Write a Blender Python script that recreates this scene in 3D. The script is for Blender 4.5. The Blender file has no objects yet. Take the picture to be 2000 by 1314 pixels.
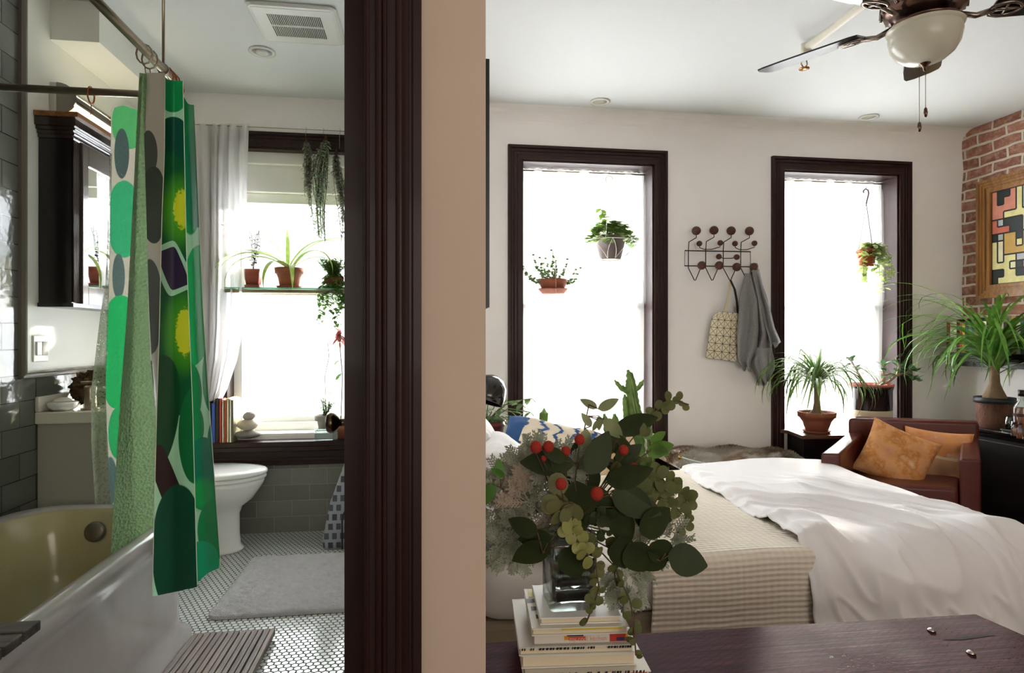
import bpy, math, random
from mathutils import Vector, Matrix, noise
PI = math.pi
random.seed(7)
C = bpy.context.scene.collection
SC = bpy.context.scene
# ---------------------------------------------------------------- camera
F = 1200.0                      # focal length in pixels of the 2000 px wide frame
TH = math.radians(8.06)         # camera turned to the right of the wall's normal
CZ = 1.15                       # camera height
cam = bpy.data.objects.new('camera', bpy.data.cameras.new('camera'))
C.objects.link(cam); SC.camera = cam
cam.location = (0, 0, CZ)
cam.rotation_euler = (PI/2, 0, -TH)
cam.data.sensor_width = 36; cam.data.lens = F/2000*36
cam.data.clip_start = .05
# ---------------------------------------------------------------- daylight
world = bpy.data.worlds.new('daylight'); SC.world = world; world.use_nodes = True
bg = world.node_tree.nodes['Background']
WN = world.node_tree; _g = WN.nodes.new('ShaderNodeNewGeometry'); _s = WN.nodes.new('ShaderNodeSeparateXYZ'); WN.links.new(_g.outputs['Incoming'], _s.inputs[0])
_m = WN.nodes.new('ShaderNodeMapRange'); _m.inputs[1].default_value = -.15; _m.inputs[2].default_value = .15      # bright beyond the back windows / weak warm fill added behind the camera
_m.inputs[3].default_value = 9.0; _m.inputs[4].default_value = 1.5; WN.links.new(_s.outputs[1], _m.inputs[0]); WN.links.new(_m.outputs[0], bg.inputs[1])
_c = WN.nodes.new('ShaderNodeMix'); _c.data_type = 'RGBA'; _c.inputs[6].default_value = (.90, .955, 1, 1); _c.inputs[7].default_value = (1, .90, .78, 1)
_f = WN.nodes.new('ShaderNodeMapRange'); _f.inputs[1].default_value = -.15; _f.inputs[2].default_value = .15; WN.links.new(_s.outputs[1], _f.inputs[0]); WN.links.new(_f.outputs[0], _c.inputs[0]); WN.links.new(_c.outputs[2], bg.inputs[0])
SC.cycles.sample_clamp_direct = .6
SC.view_settings.view_transform = 'Standard'; SC.view_settings.look = 'None'
SC.view_settings.gamma = 1; SC.view_settings.use_curve_mapping = False
SC.view_settings.exposure = 1.7
SUN = bpy.data.lights.new('sun', 'SUN'); SUN.energy = 4.0; SUN.angle = .02; SUN.color = (1, .92, .80)
sun = bpy.data.objects.new('sun', SUN); C.objects.link(sun)
sun.location = (3, 8, 6)
sun.rotation_euler = Vector((.54, .84, .31)).to_track_quat('Z', 'Y').to_euler()
def portal(x0, x1, y, z0, z1, turn):
    L = bpy.data.lights.new('window_portal', 'AREA'); L.shape = 'RECTANGLE'
    L.size = x1-x0; L.size_y = z1-z0; L.cycles.is_portal = True
    o = bpy.data.objects.new('window_portal', L); C.objects.link(o)
    o.location = ((x0+x1)/2, y, (z0+z1)/2); o.rotation_euler = (-PI/2 if turn else PI/2, 0, 0)
# ---------------------------------------------------------------- pixel <-> place
cs, sn = math.cos(TH), math.sin(TH)
def ray(px, py):
    l = (px-1000)/F
    return Vector((sn+l*cs, cs-l*sn, (657-py)/F))
def at(px, py, Y=None, X=None, Z=None):
    d = ray(px, py)
    t = Y/d.y if Y is not None else (X/d.x if X is not None else (Z-CZ)/d.z)
    return Vector((d.x*t, d.y*t, CZ+d.z*t))
# ---------------------------------------------------------------- mesh building
ROOT = {}
class MB:
    def __init__(s): s.v = []; s.f = []; s.m = []; s.uv = {}; s.mi = 0
    def add(s, vs, fs):
        b = len(s.v); s.v += [Vector(v) for v in vs]
        for f in fs: s.f.append([b+i for i in f]); s.m.append(s.mi)
        return s
    def box(s, x0, x1, y0, y1, z0, z1):
        return s.add([(x0,y0,z0),(x1,y0,z0),(x1,y1,z0),(x0,y1,z0),(x0,y0,z1),(x1,y0,z1),(x1,y1,z1),(x0,y1,z1)],
            [(0,3,2,1),(4,5,6,7),(0,1,5,4),(1,2,6,5),(2,3,7,6),(3,0,4,7)])
    def obox(s, c, sz, rz=0, M=None):
        a, b, d = sz[0]/2, sz[1]/2, sz[2]/2
        R = M if M is not None else Matrix.Rotation(rz, 3, 'Z')
        n = MB().box(-a,a,-b,b,-d,d)
        return s.add([Vector(c)+R@v for v in n.v], n.f)
    def prism(s, pts, z0, z1):
        n = len(pts); vs = [(p[0],p[1],z0) for p in pts]+[(p[0],p[1],z1) for p in pts]
        fs = [tuple(range(n-1,-1,-1)), tuple(range(n,2*n))]+[(i,(i+1)%n,n+(i+1)%n,n+i) for i in range(n)]
        return s.add(vs, fs)
    def tube(s, pts, r, n=8, closed=False, rz=None):
        pts = [Vector(p) for p in pts]; N = len(pts); rings = []
        up = Vector((0,0,1)); prev = None
        for i, p in enumerate(pts):
            if closed: t = pts[(i+1)%N]-pts[i-1]
            else: t = pts[min(i+1,N-1)]-pts[max(i-1,0)]
            if t.length < 1e-9: t = Vector((0,0,1))
            t.normalize()
            if prev is None:
                a = up.cross(t)
                if a.length < .1: a = Vector((1,0,0)).cross(t)
            else: a = prev-t*prev.dot(t)
            a.normalize(); prev = a; b = t.cross(a)
            rr = r[i] if isinstance(r, (list, tuple)) else r
            rings.append([p+(a*math.cos(2*PI*k/n)+b*math.sin(2*PI*k/n))*rr for k in range(n)])
        return s.loft(rings, closed, not closed)
    def loft(s, rings, closed=False, caps=True):
        n = len(rings[0]); vs = [v for r in rings for v in r]; fs = []
        R = len(rings)
        for i in range(R if closed else R-1):
            j = (i+1) % R
            for k in range(n): fs.append((i*n+k, i*n+(k+1)%n, j*n+(k+1)%n, j*n+k))
        if caps: fs += [tuple(range(n-1,-1,-1)), tuple((R-1)*n+k for k in range(n))]
        return s.add(vs, fs)
    def lathe(s, prof, c=(0,0,0), n=24, axis=None, caps=True):
        c = Vector(c); q = Vector((0,0,1)).rotation_difference(Vector(axis).normalized()) if axis is not None else None
        rings = []
        for r, z in prof:
            ring = [Vector((r*math.cos(2*PI*k/n), r*math.sin(2*PI*k/n), z)) for k in range(n)]
            rings.append([c+(q@v if q else v) for v in ring])
        return s.loft(rings, False, caps)
    def ball(s, c, r, n=12, sc=(1,1,1)):
        c = Vector(c); rings = []
        for i in range(1, n//2+2):
            a = PI*(i-.5 if 1 < i < n//2+1 else (0.12 if i == 1 else n//2+1-.12-.0))/(n//2+1)
            rings.append([c+Vector((r*sc[0]*math.sin(a)*math.cos(2*PI*k/n), r*sc[1]*math.sin(a)*math.sin(2*PI*k/n), -r*sc[2]*math.cos(a))) for k in range(n)])
        return s.loft(rings)
    def grid(s, fn, nu, nv, uv=None):
        b = len(s.f); vs = [fn(i/nu, j/nv) for j in range(nv+1) for i in range(nu+1)]
        fs = [(j*(nu+1)+i, j*(nu+1)+i+1, (j+1)*(nu+1)+i+1, (j+1)*(nu+1)+i) for j in range(nv) for i in range(nu)]
        s.add(vs, fs)
        if uv:
            for k, f in enumerate(fs): s.uv[b+k] = [uv((q % (nu+1))/nu, (q//(nu+1))/nv) for q in f]
        return s
    def leaf(s, p, d, up, L, W, fold=.15, curl=.15, n=5, tip=1.0):
        p = Vector(p); d = Vector(d).normalized(); up = Vector(up)
        sd = d.cross(up)
        if sd.length < 1e-3: sd = d.cross(Vector((1,0,.3)))
        sd.normalize(); nm = sd.cross(d); vs = []
        for i in range(n+1):
            t = i/n; w = W/2*(math.sin(PI*min(1, t**.8*.97+.03))**.75 if tip else 1)
            if i == n: w = W*.03
            c = p+d*(L*t)-nm*(curl*L*t*t)
            vs += [c-sd*w+nm*(fold*w), c, c+sd*w+nm*(fold*w)]
        fs = []
        for i in range(n):
            a = i*3; fs += [(a,a+1,a+4,a+3),(a+1,a+2,a+5,a+4)]
        return s.add(vs, fs)
    def strap(s, p, ang, L, rise, droop, w, n=9, curl=0):
        # an arching strap-shaped leaf
        p = Vector(p); vs = []
        h = Vector((math.cos(ang), math.sin(ang), 0)); sd = Vector((-math.sin(ang), math.cos(ang), 0)); pt = p.copy()
        el = rise
        for i in range(n+1):
            t = i/n; ww = w/2*(1-t**3)*(0.6+.4*min(1, t*4))+.0004
            vs += [pt-sd*ww+Vector((0,0,ww*.35)), pt.copy(), pt+sd*ww+Vector((0,0,ww*.35))]
            d = h*math.cos(el)+Vector((0,0,math.sin(el)))
            pt = pt+d*(L/n)+sd*curl*L/n*t; el -= droop/n*(.5+t)
        fs = []
        for i in range(n):
            a = i*3; fs += [(a,a+1,a+4,a+3),(a+1,a+2,a+5,a+4)]
        return s.add(vs, fs)
    def build(s, name, mats, parent=None, smooth=True, bevel=0, sub=0, thick=0, label=None):
        if not isinstance(mats, (list, tuple)): mats = [mats]
        if parent is None:
            xs = [v.x for v in s.v]; ys = [v.y for v in s.v]; org = Vector(((min(xs)+max(xs))/2, (min(ys)+max(ys))/2, min(v.z for v in s.v)))
        else: org = ROOT[parent.name]
        me = bpy.data.meshes.new(name)
        me.from_pydata([v-org for v in s.v], [], s.f)
        for m in mats: me.materials.append(m)
        me.polygons.foreach_set('material_index', s.m)
        me.polygons.foreach_set('use_smooth', [smooth]*len(s.f))
        if s.uv:
            u = me.uv_layers.new(name='UVMap')
            for pi, pl in enumerate(me.polygons):
                if pi in s.uv:
                    for k, li in enumerate(pl.loop_indices): u.data[li].uv = s.uv[pi][k]
        me.update()
        o = bpy.data.objects.new(name, me); C.objects.link(o)
        if parent is None: o.location = org
        else: o.parent = parent
        ROOT[o.name] = org
        if bevel:
            b = o.modifiers.new('bevel', 'BEVEL'); b.width = bevel; b.segments = 2; b.limit_method = 'ANGLE'; b.angle_limit = .6
        if sub:
            b = o.modifiers.new('subdivision', 'SUBSURF'); b.levels = sub; b.render_levels = sub
        if thick:
            b = o.modifiers.new('thickness', 'SOLIDIFY'); b.thickness = thick; b.offset = 0
        if bevel and smooth:
            b = o.modifiers.new('normals', 'WEIGHTED_NORMAL')
        if label: o['label'] = label
        return o
def tag(o, label=None, cat=None, group=None, kind=None):
    if label: o['label'] = label
    if cat: o['category'] = cat
    if group: o['group'] = group
    if kind: o['kind'] = kind
    return o
def thing(name, loc, label=None, cat=None, group=None, kind=None):
    o = bpy.data.objects.new(name, None); C.objects.link(o); o.location = loc; o.empty_display_size = .1
    ROOT[o.name] = Vector(loc)
    return tag(o, label, cat, group, kind)
def struct(o): o['kind'] = 'structure'; return o
# ---------------------------------------------------------------- materials
def lin(h):
    if isinstance(h, str):
        r = [int(h[i:i+2], 16)/255 for i in (0, 2, 4)]
        return tuple(c/12.92 if c <= .04045 else ((c+.055)/1.055)**2.4 for c in r)+(1,)
    return tuple(h)+(1,) if len(h) == 3 else tuple(h)
class NT:
    def __init__(s, name):
        s.mat = bpy.data.materials.new(name); s.mat.use_nodes = True; s.t = s.mat.node_tree
        s.b = s.t.nodes['Principled BSDF']; s.out = s.t.nodes['Material Output']
    def n(s, ty, **k):
        nd = s.t.nodes.new(ty)
        for a, v in k.items():
            if a[0] == 'i': nd.inputs[int(a[1:])].default_value = v
            else: setattr(nd, a, v)
        return nd
    def l(s, a, b): s.t.links.new(a, b)
    def mth(s, op, a, b=None, c=None, clamp=False):
        nd = s.t.nodes.new('ShaderNodeMath'); nd.operation = op; nd.use_clamp = clamp
        for i, v in enumerate((a, b, c)):
            if v is None: continue
            if isinstance(v, (int, float)): nd.inputs[i].default_value = v
            else: s.l(v, nd.inputs[i])
        return nd.outputs[0]
    def mix(s, f, a, b):
        nd = s.t.nodes.new('ShaderNodeMix'); nd.data_type = 'RGBA'
        for i, v in ((0, f), (6, a), (7, b)):
            if isinstance(v, (int, float)): nd.inputs[i].default_value = v
            elif isinstance(v, (tuple, str, list)): nd.inputs[i].default_value = lin(v)
            else: s.l(v, nd.inputs[i])
        return nd.outputs[2]
    def coord(s, kind='Object', scale=(1,1,1), rot=(0,0,0)):
        tc = s.n('ShaderNodeTexCoord'); mp = s.n('ShaderNodeMapping')
        mp.inputs[3].default_value = scale; mp.inputs[2].default_value = rot
        s.l(tc.outputs[kind], mp.inputs[0]); return mp.outputs[0]
    def noise(s, vec, scale, detail=4, rough=.6):
        nd = s.n('ShaderNodeTexNoise'); nd.inputs['Scale'].default_value = scale; nd.inputs['Detail'].default_value = detail
        nd.inputs['Roughness'].default_value = rough
        if vec is not None: s.l(vec, nd.inputs[0])
        return nd.outputs[0]
    def bump(s, h, strength, dist=.01):
        nd = s.n('ShaderNodeBump'); nd.inputs['Strength'].default_value = strength; nd.inputs['Distance'].default_value = dist
        s.l(h, nd.inputs['Height']); s.l(nd.outputs[0], s.b.inputs['Normal']); return nd
    def ramp(s, f, stops, const=False):
        nd = s.n('ShaderNodeValToRGB'); cr = nd.color_ramp
        if const: cr.interpolation = 'CONSTANT'
        while len(cr.elements) < len(stops): cr.elements.new(.5)
        for e, (p, c) in zip(cr.elements, stops): e.position = p; e.color = lin(c)
        s.l(f, nd.inputs[0]); return nd.outputs[0]
def mat(name, col, rough=.5, metal=0, var=0, vs=8, bump=0, bs=60, bd=.004, trans=0, ior=1.45, sss=0, coat=0, tl=0, stretch=(1,1,1), col2=None, spec=.5, sheen=0):
    t = NT(name); b = t.b; c = lin(col)
    b.inputs['Base Color'].default_value = c; b.inputs['Roughness'].default_value = rough
    b.inputs['Metallic'].default_value = metal; b.inputs['Transmission Weight'].default_value = trans
    b.inputs['IOR'].default_value = ior; b.inputs['Coat Weight'].default_value = coat; b.inputs['Coat Roughness'].default_value = .08
    b.inputs['Specular IOR Level'].default_value = spec; b.inputs['Sheen Weight'].default_value = sheen
    v = t.coord('Object', stretch)
    if var or col2:
        f = t.noise(v, vs)
        c2 = lin(col2) if col2 else tuple(x*(1-var) for x in c[:3])+(1,)
        r = t.ramp(f, [(.36, c), (.64, c2)])
        t.l(r, b.inputs['Base Color'])
    if bump: t.bump(t.noise(v, bs, 5), bump, bd)
    if tl:    # thin cloth or leaf: part of the light goes through
        tr = t.n('ShaderNodeBsdfTranslucent'); tr.inputs[0].default_value = tuple(min(1, x*1.3) for x in c[:3])+(1,)
        if var or col2: t.l(r, tr.inputs[0])
        ms = t.n('ShaderNodeMixShader'); ms.inputs[0].default_value = tl
        t.l(b.outputs[0], ms.inputs[1]); t.l(tr.outputs[0], ms.inputs[2]); t.l(ms.outputs[0], t.out.inputs[0])
    return t.mat
def glass_mat(name, col='ffffff', rough=0, thin=True, gloss=.08):
    t = NT(name)
    tp = t.n('ShaderNodeBsdfTransparent'); tp.inputs[0].default_value = lin(col)
    gl = t.n('ShaderNodeBsdfGlossy'); gl.inputs['Roughness'].default_value = .03
    fr = t.n('ShaderNodeLayerWeight'); fr.inputs[0].default_value = .35
    ms = t.n('ShaderNodeMixShader'); t.l(t.mth('MULTIPLY_ADD', fr.outputs['Fresnel'], .8, gloss, True), ms.inputs[0])
    t.l(tp.outputs[0], ms.inputs[1]); t.l(gl.outputs[0], ms.inputs[2]); t.l(ms.outputs[0], t.out.inputs[0])
    return t.mat
def sheer_mat(name, col, tp=.35, tl=.5):
    t = NT(name); c = lin(col)
    a = t.n('ShaderNodeBsdfTransparent'); b = t.n('ShaderNodeBsdfTranslucent'); d = t.n('ShaderNodeBsdfDiffuse')
    b.inputs[0].default_value = c; d.inputs[0].default_value = c
    m1 = t.n('ShaderNodeMixShader'); m1.inputs[0].default_value = 1-tl; t.l(b.outputs[0], m1.inputs[1]); t.l(d.outputs[0], m1.inputs[2])
    m2 = t.n('ShaderNodeMixShader'); m2.inputs[0].default_value = 1-tp; t.l(a.outputs[0], m2.inputs[1]); t.l(m1.outputs[0], m2.inputs[2])
    t.l(m2.outputs[0], t.out.inputs[0]); return t.mat
def wood_mat(name, c1, c2, rough=.4, axis=0, scale=12, bump=.15, coat=0):
    t = NT(name); st = [14, 14, 14]; st[axis] = 1
    v = t.coord('Object', tuple(st)); f = t.noise(v, scale*.3, 6, .65)
    r = t.ramp(f, [(.35, c1), (.62, c2)]); t.l(r, t.b.inputs['Base Color'])
    t.b.inputs['Roughness'].default_value = rough; t.b.inputs['Coat Weight'].default_value = coat
    t.bump(f, bump, .003); return t.mat
def tile_mat(name, c1, c2, grout, ux, tw, th, rough=.12, bump=.6, wav=.25):
    # glazed subway tile laid in running bond; ux says which axes run along and up the wall
    t = NT(name); tc = t.n('ShaderNodeTexCoord'); sp = t.n('ShaderNodeSeparateXYZ'); t.l(tc.outputs['Object'], sp.inputs[0])
    cb = t.n('ShaderNodeCombineXYZ'); t.l(sp.outputs[ux], cb.inputs[0]); t.l(sp.outputs[2], cb.inputs[1])
    br = t.n('ShaderNodeTexBrick'); t.l(cb.outputs[0], br.inputs[0])
    br.inputs['Scale'].default_value = 1; br.inputs['Brick Width'].default_value = tw; br.inputs['Row Height'].default_value = th
    br.inputs['Mortar Size'].default_value = .0018; br.inputs['Mortar Smooth'].default_value = .3
    br.inputs[1].default_value = lin(c1); br.inputs[2].default_value = lin(c2); br.inputs[3].default_value = lin(grout)
    n2 = t.noise(cb.outputs[0], 9, 3)
    c = t.mix(t.mth('MULTIPLY', n2, .6), br.outputs[0], c2); c = t.mix(br.outputs['Fac'], c, grout)
    t.l(c, t.b.inputs['Base Color']); t.b.inputs['Roughness'].default_value = rough
    h = t.mth('ADD', t.mth('MULTIPLY', t.mth('SUBTRACT', 1, br.outputs['Fac']), 1), t.mth('MULTIPLY', t.noise(cb.outputs[0], 16, 2), wav*6))
    t.bump(h, bump, .002); return t.mat
white_wall = mat('white_plaster', 'f0edea', .75, var=.04, vs=2, bump=.08, bs=30)
ceiling_paint = mat('ceiling_paint', 'dcdedd', .7, var=.02, vs=1.5)
bath_paint = mat('bathroom_paint', 'e9e9de', .45, var=.03, vs=2)
warm_lit_wall = mat('warm_lit_plaster', 'cdb9a6', .8, var=.04, vs=3, bump=.05, bs=40)  # tan tint puts warm light from behind the camera into the plaster colour
dark_wood = mat('dark_stained_wood', '2c1611', .45, var=.25, spec=.3, vs=5, stretch=(6,6,1), bump=.05, bs=30, coat=.05)
dark_wood_h = mat('dark_stained_wood_across', '2c1611', .42, var=.25, spec=.35, vs=5, stretch=(1,6,6), bump=.05, bs=30, coat=.05)
white_frame = mat('white_painted_wood', 'e8e6de', .35, var=.03)
pane = glass_mat('window_glass', 'ffffff', gloss=.02)
chrome = mat('chrome', 'c9c5bd', .15, 1)
nickel = mat('brushed_nickel', 'a0937f', .3, 1)
black_metal = mat('black_metal', '141212', .35, .6)
porcelain = mat('white_porcelain', 'eeeeea', .08, coat=.6)
white_gloss = mat('white_enamel', 'dcdcd4', .25)
terracotta = mat('terracotta', '9a583f', .8, var=.2, vs=12, bump=.1)
soil = mat('potting_soil', '2b2019', .95, bump=.6, bs=150)
leaf_green = mat('leaf_green', '4f7a33', .4, col2='7d9c4a', vs=14, tl=.15)
leaf_dark = mat('leaf_dark_green', '26301a', .55, spec=.25, col2='363f20', vs=9, tl=.08)
leaf_pale = mat('leaf_pale_green', '9dba62', .45, col2='d3dba0', vs=30, tl=.18)
leaf_olive = mat('leaf_olive', '535a33', .6, spec=.3, col2='6b6c3f', vs=10, tl=.12)
leaf_silver = mat('leaf_silver', 'a8aa98', .8, col2='80866f', vs=25, tl=.12)
leaf_red = mat('leaf_red', '9a4a44', .5, col2='b06a60', vs=12, tl=.12)
stem_brown = mat('stem_brown', '5a4630', .7, var=.3)
stem_green = mat('stem_green', '6a7f3a', .6)
# ================================================================ THE SHELL
YB, YN, XL, XR, ZC = 3.77, 1.10, -1.55, 3.68, 2.56     # back wall, near wall face, left wall, brick wall, ceiling
XP = .108                                             # bedroom face of the partition
W1 = (-1.15, -.36, .58, 2.26)                         # bathroom window opening x0 x1 z0 z1
W2 = (.592, 1.452, .50, 2.25)
W3 = (2.342, 3.189, .50, 2.25)
# ---- floors
def floor_wood():
    t = NT('oak_floor'); v = t.coord('Object', (1, 1, 1)); br = t.n('ShaderNodeTexBrick'); t.l(v, br.inputs[0])
    br.inputs['Scale'].default_value = 1; br.inputs['Brick Width'].default_value = 1.1; br.inputs['Row Height'].default_value = .08
    br.inputs['Mortar Size'].default_value = .001
    br.inputs[1].default_value = lin('6b4428'); br.inputs[2].default_value = lin('4f2f1c'); br.inputs[3].default_value = lin('1d110a')
    t.l(br.outputs[0], t.b.inputs[0]); t.b.inputs['Roughness'].default_value = .4; return t.mat
struct(MB().box(-2.2, XR, -2.6, YN+.12, -.05, 0).box(XP-.06, XR, YN+.12, YB, -.05, 0).build('floor', floor_wood(), smooth=False))
def hex_tiles():
    t = NT('hexagon_floor_tiles'); v = t.coord('Object', (40, 40, 40))
    def vm(op, a, b=None):
        nd = t.n('ShaderNodeVectorMath', operation=op)
        for i, x in enumerate((a, b)):
            if x is None: continue
            if isinstance(x, tuple): nd.inputs[i].default_value = x
            else: t.l(x, nd.inputs[i])
        return nd.outputs[0]
    s3 = (1, 1.7320508, 1000); hs = (.5, .8660254, 500)
    fl = vm('ADD', v, (4000, 1732.0508*2, 400))
    a = vm('SUBTRACT', vm('MODULO', fl, s3), hs); b = vm('SUBTRACT', vm('MODULO', vm('ADD', fl, hs), s3), hs)
    a = vm('MULTIPLY', a, (1,1,0)); b = vm('MULTIPLY', b, (1,1,0))
    la = t.n('ShaderNodeVectorMath', operation='LENGTH'); lb = t.n('ShaderNodeVectorMath', operation='LENGTH'); t.l(a, la.inputs[0]); t.l(b, lb.inputs[0])
    pick = t.mth('LESS_THAN', la.outputs['Value'], lb.outputs['Value'])
    mx = t.n('ShaderNodeMix', data_type='VECTOR'); t.l(pick, mx.inputs[0]); t.l(b, mx.inputs[4]); t.l(a, mx.inputs[5])
    ab = vm('ABSOLUTE', mx.outputs[1]); sp = t.n('ShaderNodeSeparateXYZ'); t.l(ab, sp.inputs[0])
    d = t.mth('MAXIMUM', sp.outputs[0], t.mth('ADD', t.mth('MULTIPLY', sp.outputs[0], .5), t.mth('MULTIPLY', sp.outputs[1], .866)))
    g = t.n('ShaderNodeMapRange'); g.inputs[1].default_value = .385; g.inputs[2].default_value = .43; t.l(d, g.inputs[0])
    c = t.mix(g.outputs[0], 'dfe2dc', '3c4344'); t.l(c, t.b.inputs[0])
    t.l(t.mth('MULTIPLY_ADD', g.outputs[0], .6, .14), t.b.inputs['Roughness'])
    t.bump(t.mth('SUBTRACT', 1, g.outputs[0]), .6, .002); return t.mat
struct(MB().box(XL, XP-.06, YN+.12, YB, -.05, 0).build('floor', hex_tiles(), smooth=False))
struct(MB().box(-2.4, XR+.3, -2.8, YB+.3, ZC, ZC+.1).build('ceiling', ceiling_paint, smooth=False))
# ---- back wall with three openings
w = MB(); xs = [XL-.2]
for (a, b, z0, z1) in (W1, W2, W3):
    w.box(xs[-1], a, YB, YB+.28, 0, ZC); w.box(a, b, YB, YB+.28, 0, z0); w.box(a, b, YB, YB+.28, z1, ZC); xs.append(b)
w.box(xs[-1], XR+.3, YB, YB+.28, 0, ZC)
# soft plaster cove where wall meets ceiling
for (a, b) in ((XP-.06, XR),):
    R = .09; n = 8
    w.grid(lambda u, v: Vector((a+(b-a)*u, YB-R+R*math.sin(v*PI/2)-.001, ZC-R+R*math.cos(v*PI/2)-.001)), 1, n)
struct(w.build('wall_back', white_wall, smooth=False))
struct(MB().box(XL-.001, -.0, YB-.006, YB+.001, .60, ZC).build('wall_back', bath_paint, smooth=False)) if False else None
# ---- left wall: painted, tiled around the tub and below the rail
struct(MB().box(XL-.2, XL, YN, YB, 0, ZC).build('wall_left', bath_paint, smooth=False))
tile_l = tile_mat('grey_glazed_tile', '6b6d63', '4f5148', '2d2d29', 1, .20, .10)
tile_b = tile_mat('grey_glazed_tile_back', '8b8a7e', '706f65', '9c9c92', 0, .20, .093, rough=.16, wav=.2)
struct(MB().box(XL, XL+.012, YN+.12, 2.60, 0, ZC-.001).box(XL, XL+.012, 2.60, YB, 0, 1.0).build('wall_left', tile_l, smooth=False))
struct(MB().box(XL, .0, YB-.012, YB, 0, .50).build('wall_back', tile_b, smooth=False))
# moulded rail of the tile edge
def moulding(path_pts, axis_out, prof):
    m = MB(); rings = []
    for p, side in path_pts: rings.append([p+side*a+axis_out*b for a, b in prof])
    return m.loft(rings, False, True)
prof = [(-.014,0),(-.014,.012),(-.009,.018),(-.004,.012),(.002,.018),(.009,.02),(.014,.010),(.014,0)]
tr = moulding([(Vector((XL+.012, 2.60, ZC)), Vector((0,1,0))), (Vector((XL+.012, 2.60, 1.0)), Vector((0,1,1))), (Vector((XL+.012, YB, 1.0)), Vector((0,0,1)))], Vector((1,0,0)), prof)
struct(tr.build('trim_1', mat('grey_tile_moulding', '6b6459', .2), smooth=False))
# boxed pipe chase under the ceiling
struct(MB().box(XL, -1.36, 2.81, YB, 2.39, ZC).build('wall_soffit', bath_paint, smooth=False))
# ---- partition between bathroom and bedroom, wall that holds the door
JX = -.104
struct(MB().box(.0, XP, YN+.12, YB, 0, ZC).build('wall_partition', white_wall, smooth=False))
struct(MB().box(-.03, XP, YN, YN+.12, 0, ZC).box(-2.2, -.90, YN, YN+.12, 0, ZC).box(-.90, -.03, YN, YN+.12, 2.16, ZC).build('wall_front', warm_lit_wall, smooth=False))
# side and rear of the room behind the camera, with an unseen window opening added for fill light
w = MB().box(-2.4, -2.2, -2.8, YN, 0, ZC)
struct(w.build('wall_left', white_wall, smooth=False))
w = MB().box(-2.4, -.6, -2.8, -2.6, 0, ZC).box(-.6, 2.4, -2.8, -2.6, 0, .9).box(-.6, 2.4, -2.8, -2.6, 2.2, ZC).box(2.4, XR+.3, -2.8, -2.6, 0, ZC)
struct(w.build('wall_rear', white_wall, smooth=False))
portal(-.6, 2.4, -2.75, .9, 2.2, False)
# ---- brick wall on the right (plastered below the shelf)
def bricks():
    t = NT('old_red_brick'); tc = t.n('ShaderNodeTexCoord'); sp = t.n('ShaderNodeSeparateXYZ'); t.l(tc.outputs['Object'], sp.inputs[0])
    cb = t.n('ShaderNodeCombineXYZ'); t.l(sp.outputs[1], cb.inputs[0]); t.l(sp.outputs[2], cb.inputs[1])
    nz = t.n('ShaderNodeTexNoise'); nz.inputs['Scale'].default_value = 7; t.l(cb.outputs[0], nz.inputs[0])
    vm = t.n('ShaderNodeVectorMath', operation='MULTIPLY_ADD'); t.l(nz.outputs[1], vm.inputs[0]); vm.inputs[1].default_value = (.035,.03,0); t.l(cb.outputs[0], vm.inputs[2])
    br = t.n('ShaderNodeTexBrick'); t.l(vm.outputs[0], br.inputs[0])
    br.inputs['Scale'].default_value = 1; br.inputs['Brick Width'].default_value = .205; br.inputs['Row Height'].default_value = .072
    br.inputs['Mortar Size'].default_value = .009; br.inputs['Mortar Smooth'].default_value = .25; br.inputs['Bias'].default_value = -.1
    br.inputs[1].default_value = lin('a06a55'); br.inputs[2].default_value = lin('7c4e3e'); br.inputs[3].default_value = lin('c4b5a2')
    n2 = t.noise(cb.outputs[0], 22, 6, .7)
    c = t.mix(t.ramp(n2, [(.45, '000000'), (.72, 'ffffff')]), br.outputs[0], 'c4a08a')
    n3 = t.noise(cb.outputs[0], 5, 4); c = t.mix(t.ramp(n3, [(.56, '000000'), (.68, '999999')]), c, '6a4a3c')
    c = t.mix(br.outputs['Fac'], c, 'd6cab8')
    t.l(c, t.b.inputs[0]); t.b.inputs['Roughness'].default_value = .9
    h = t.mth('ADD', t.mth('MULTIPLY', t.mth('SUBTRACT', 1, br.outputs['Fac']), 1), t.mth('MULTIPLY', n2, .7)); t.bump(h, 1, .012)
    return t.mat
rb = MB().grid(lambda u, v: Vector((XR+.012*(noise.noise(Vector((0, (1.0+u*2.77)*6, v*9)))), -2.8+u*6.57 if u < 1 else YB, .96+v*1.6)), 60, 24)
struct(rb.box(XR+.03, XR+.3, -2.8, YB, 0, ZC).build('wall_right', bricks(), smooth=True))
struct(MB().box(XR-.012, XR+.03, -2.8, YB, 0, 1.0).build('wall_right', white_wall, smooth=False))
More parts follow.
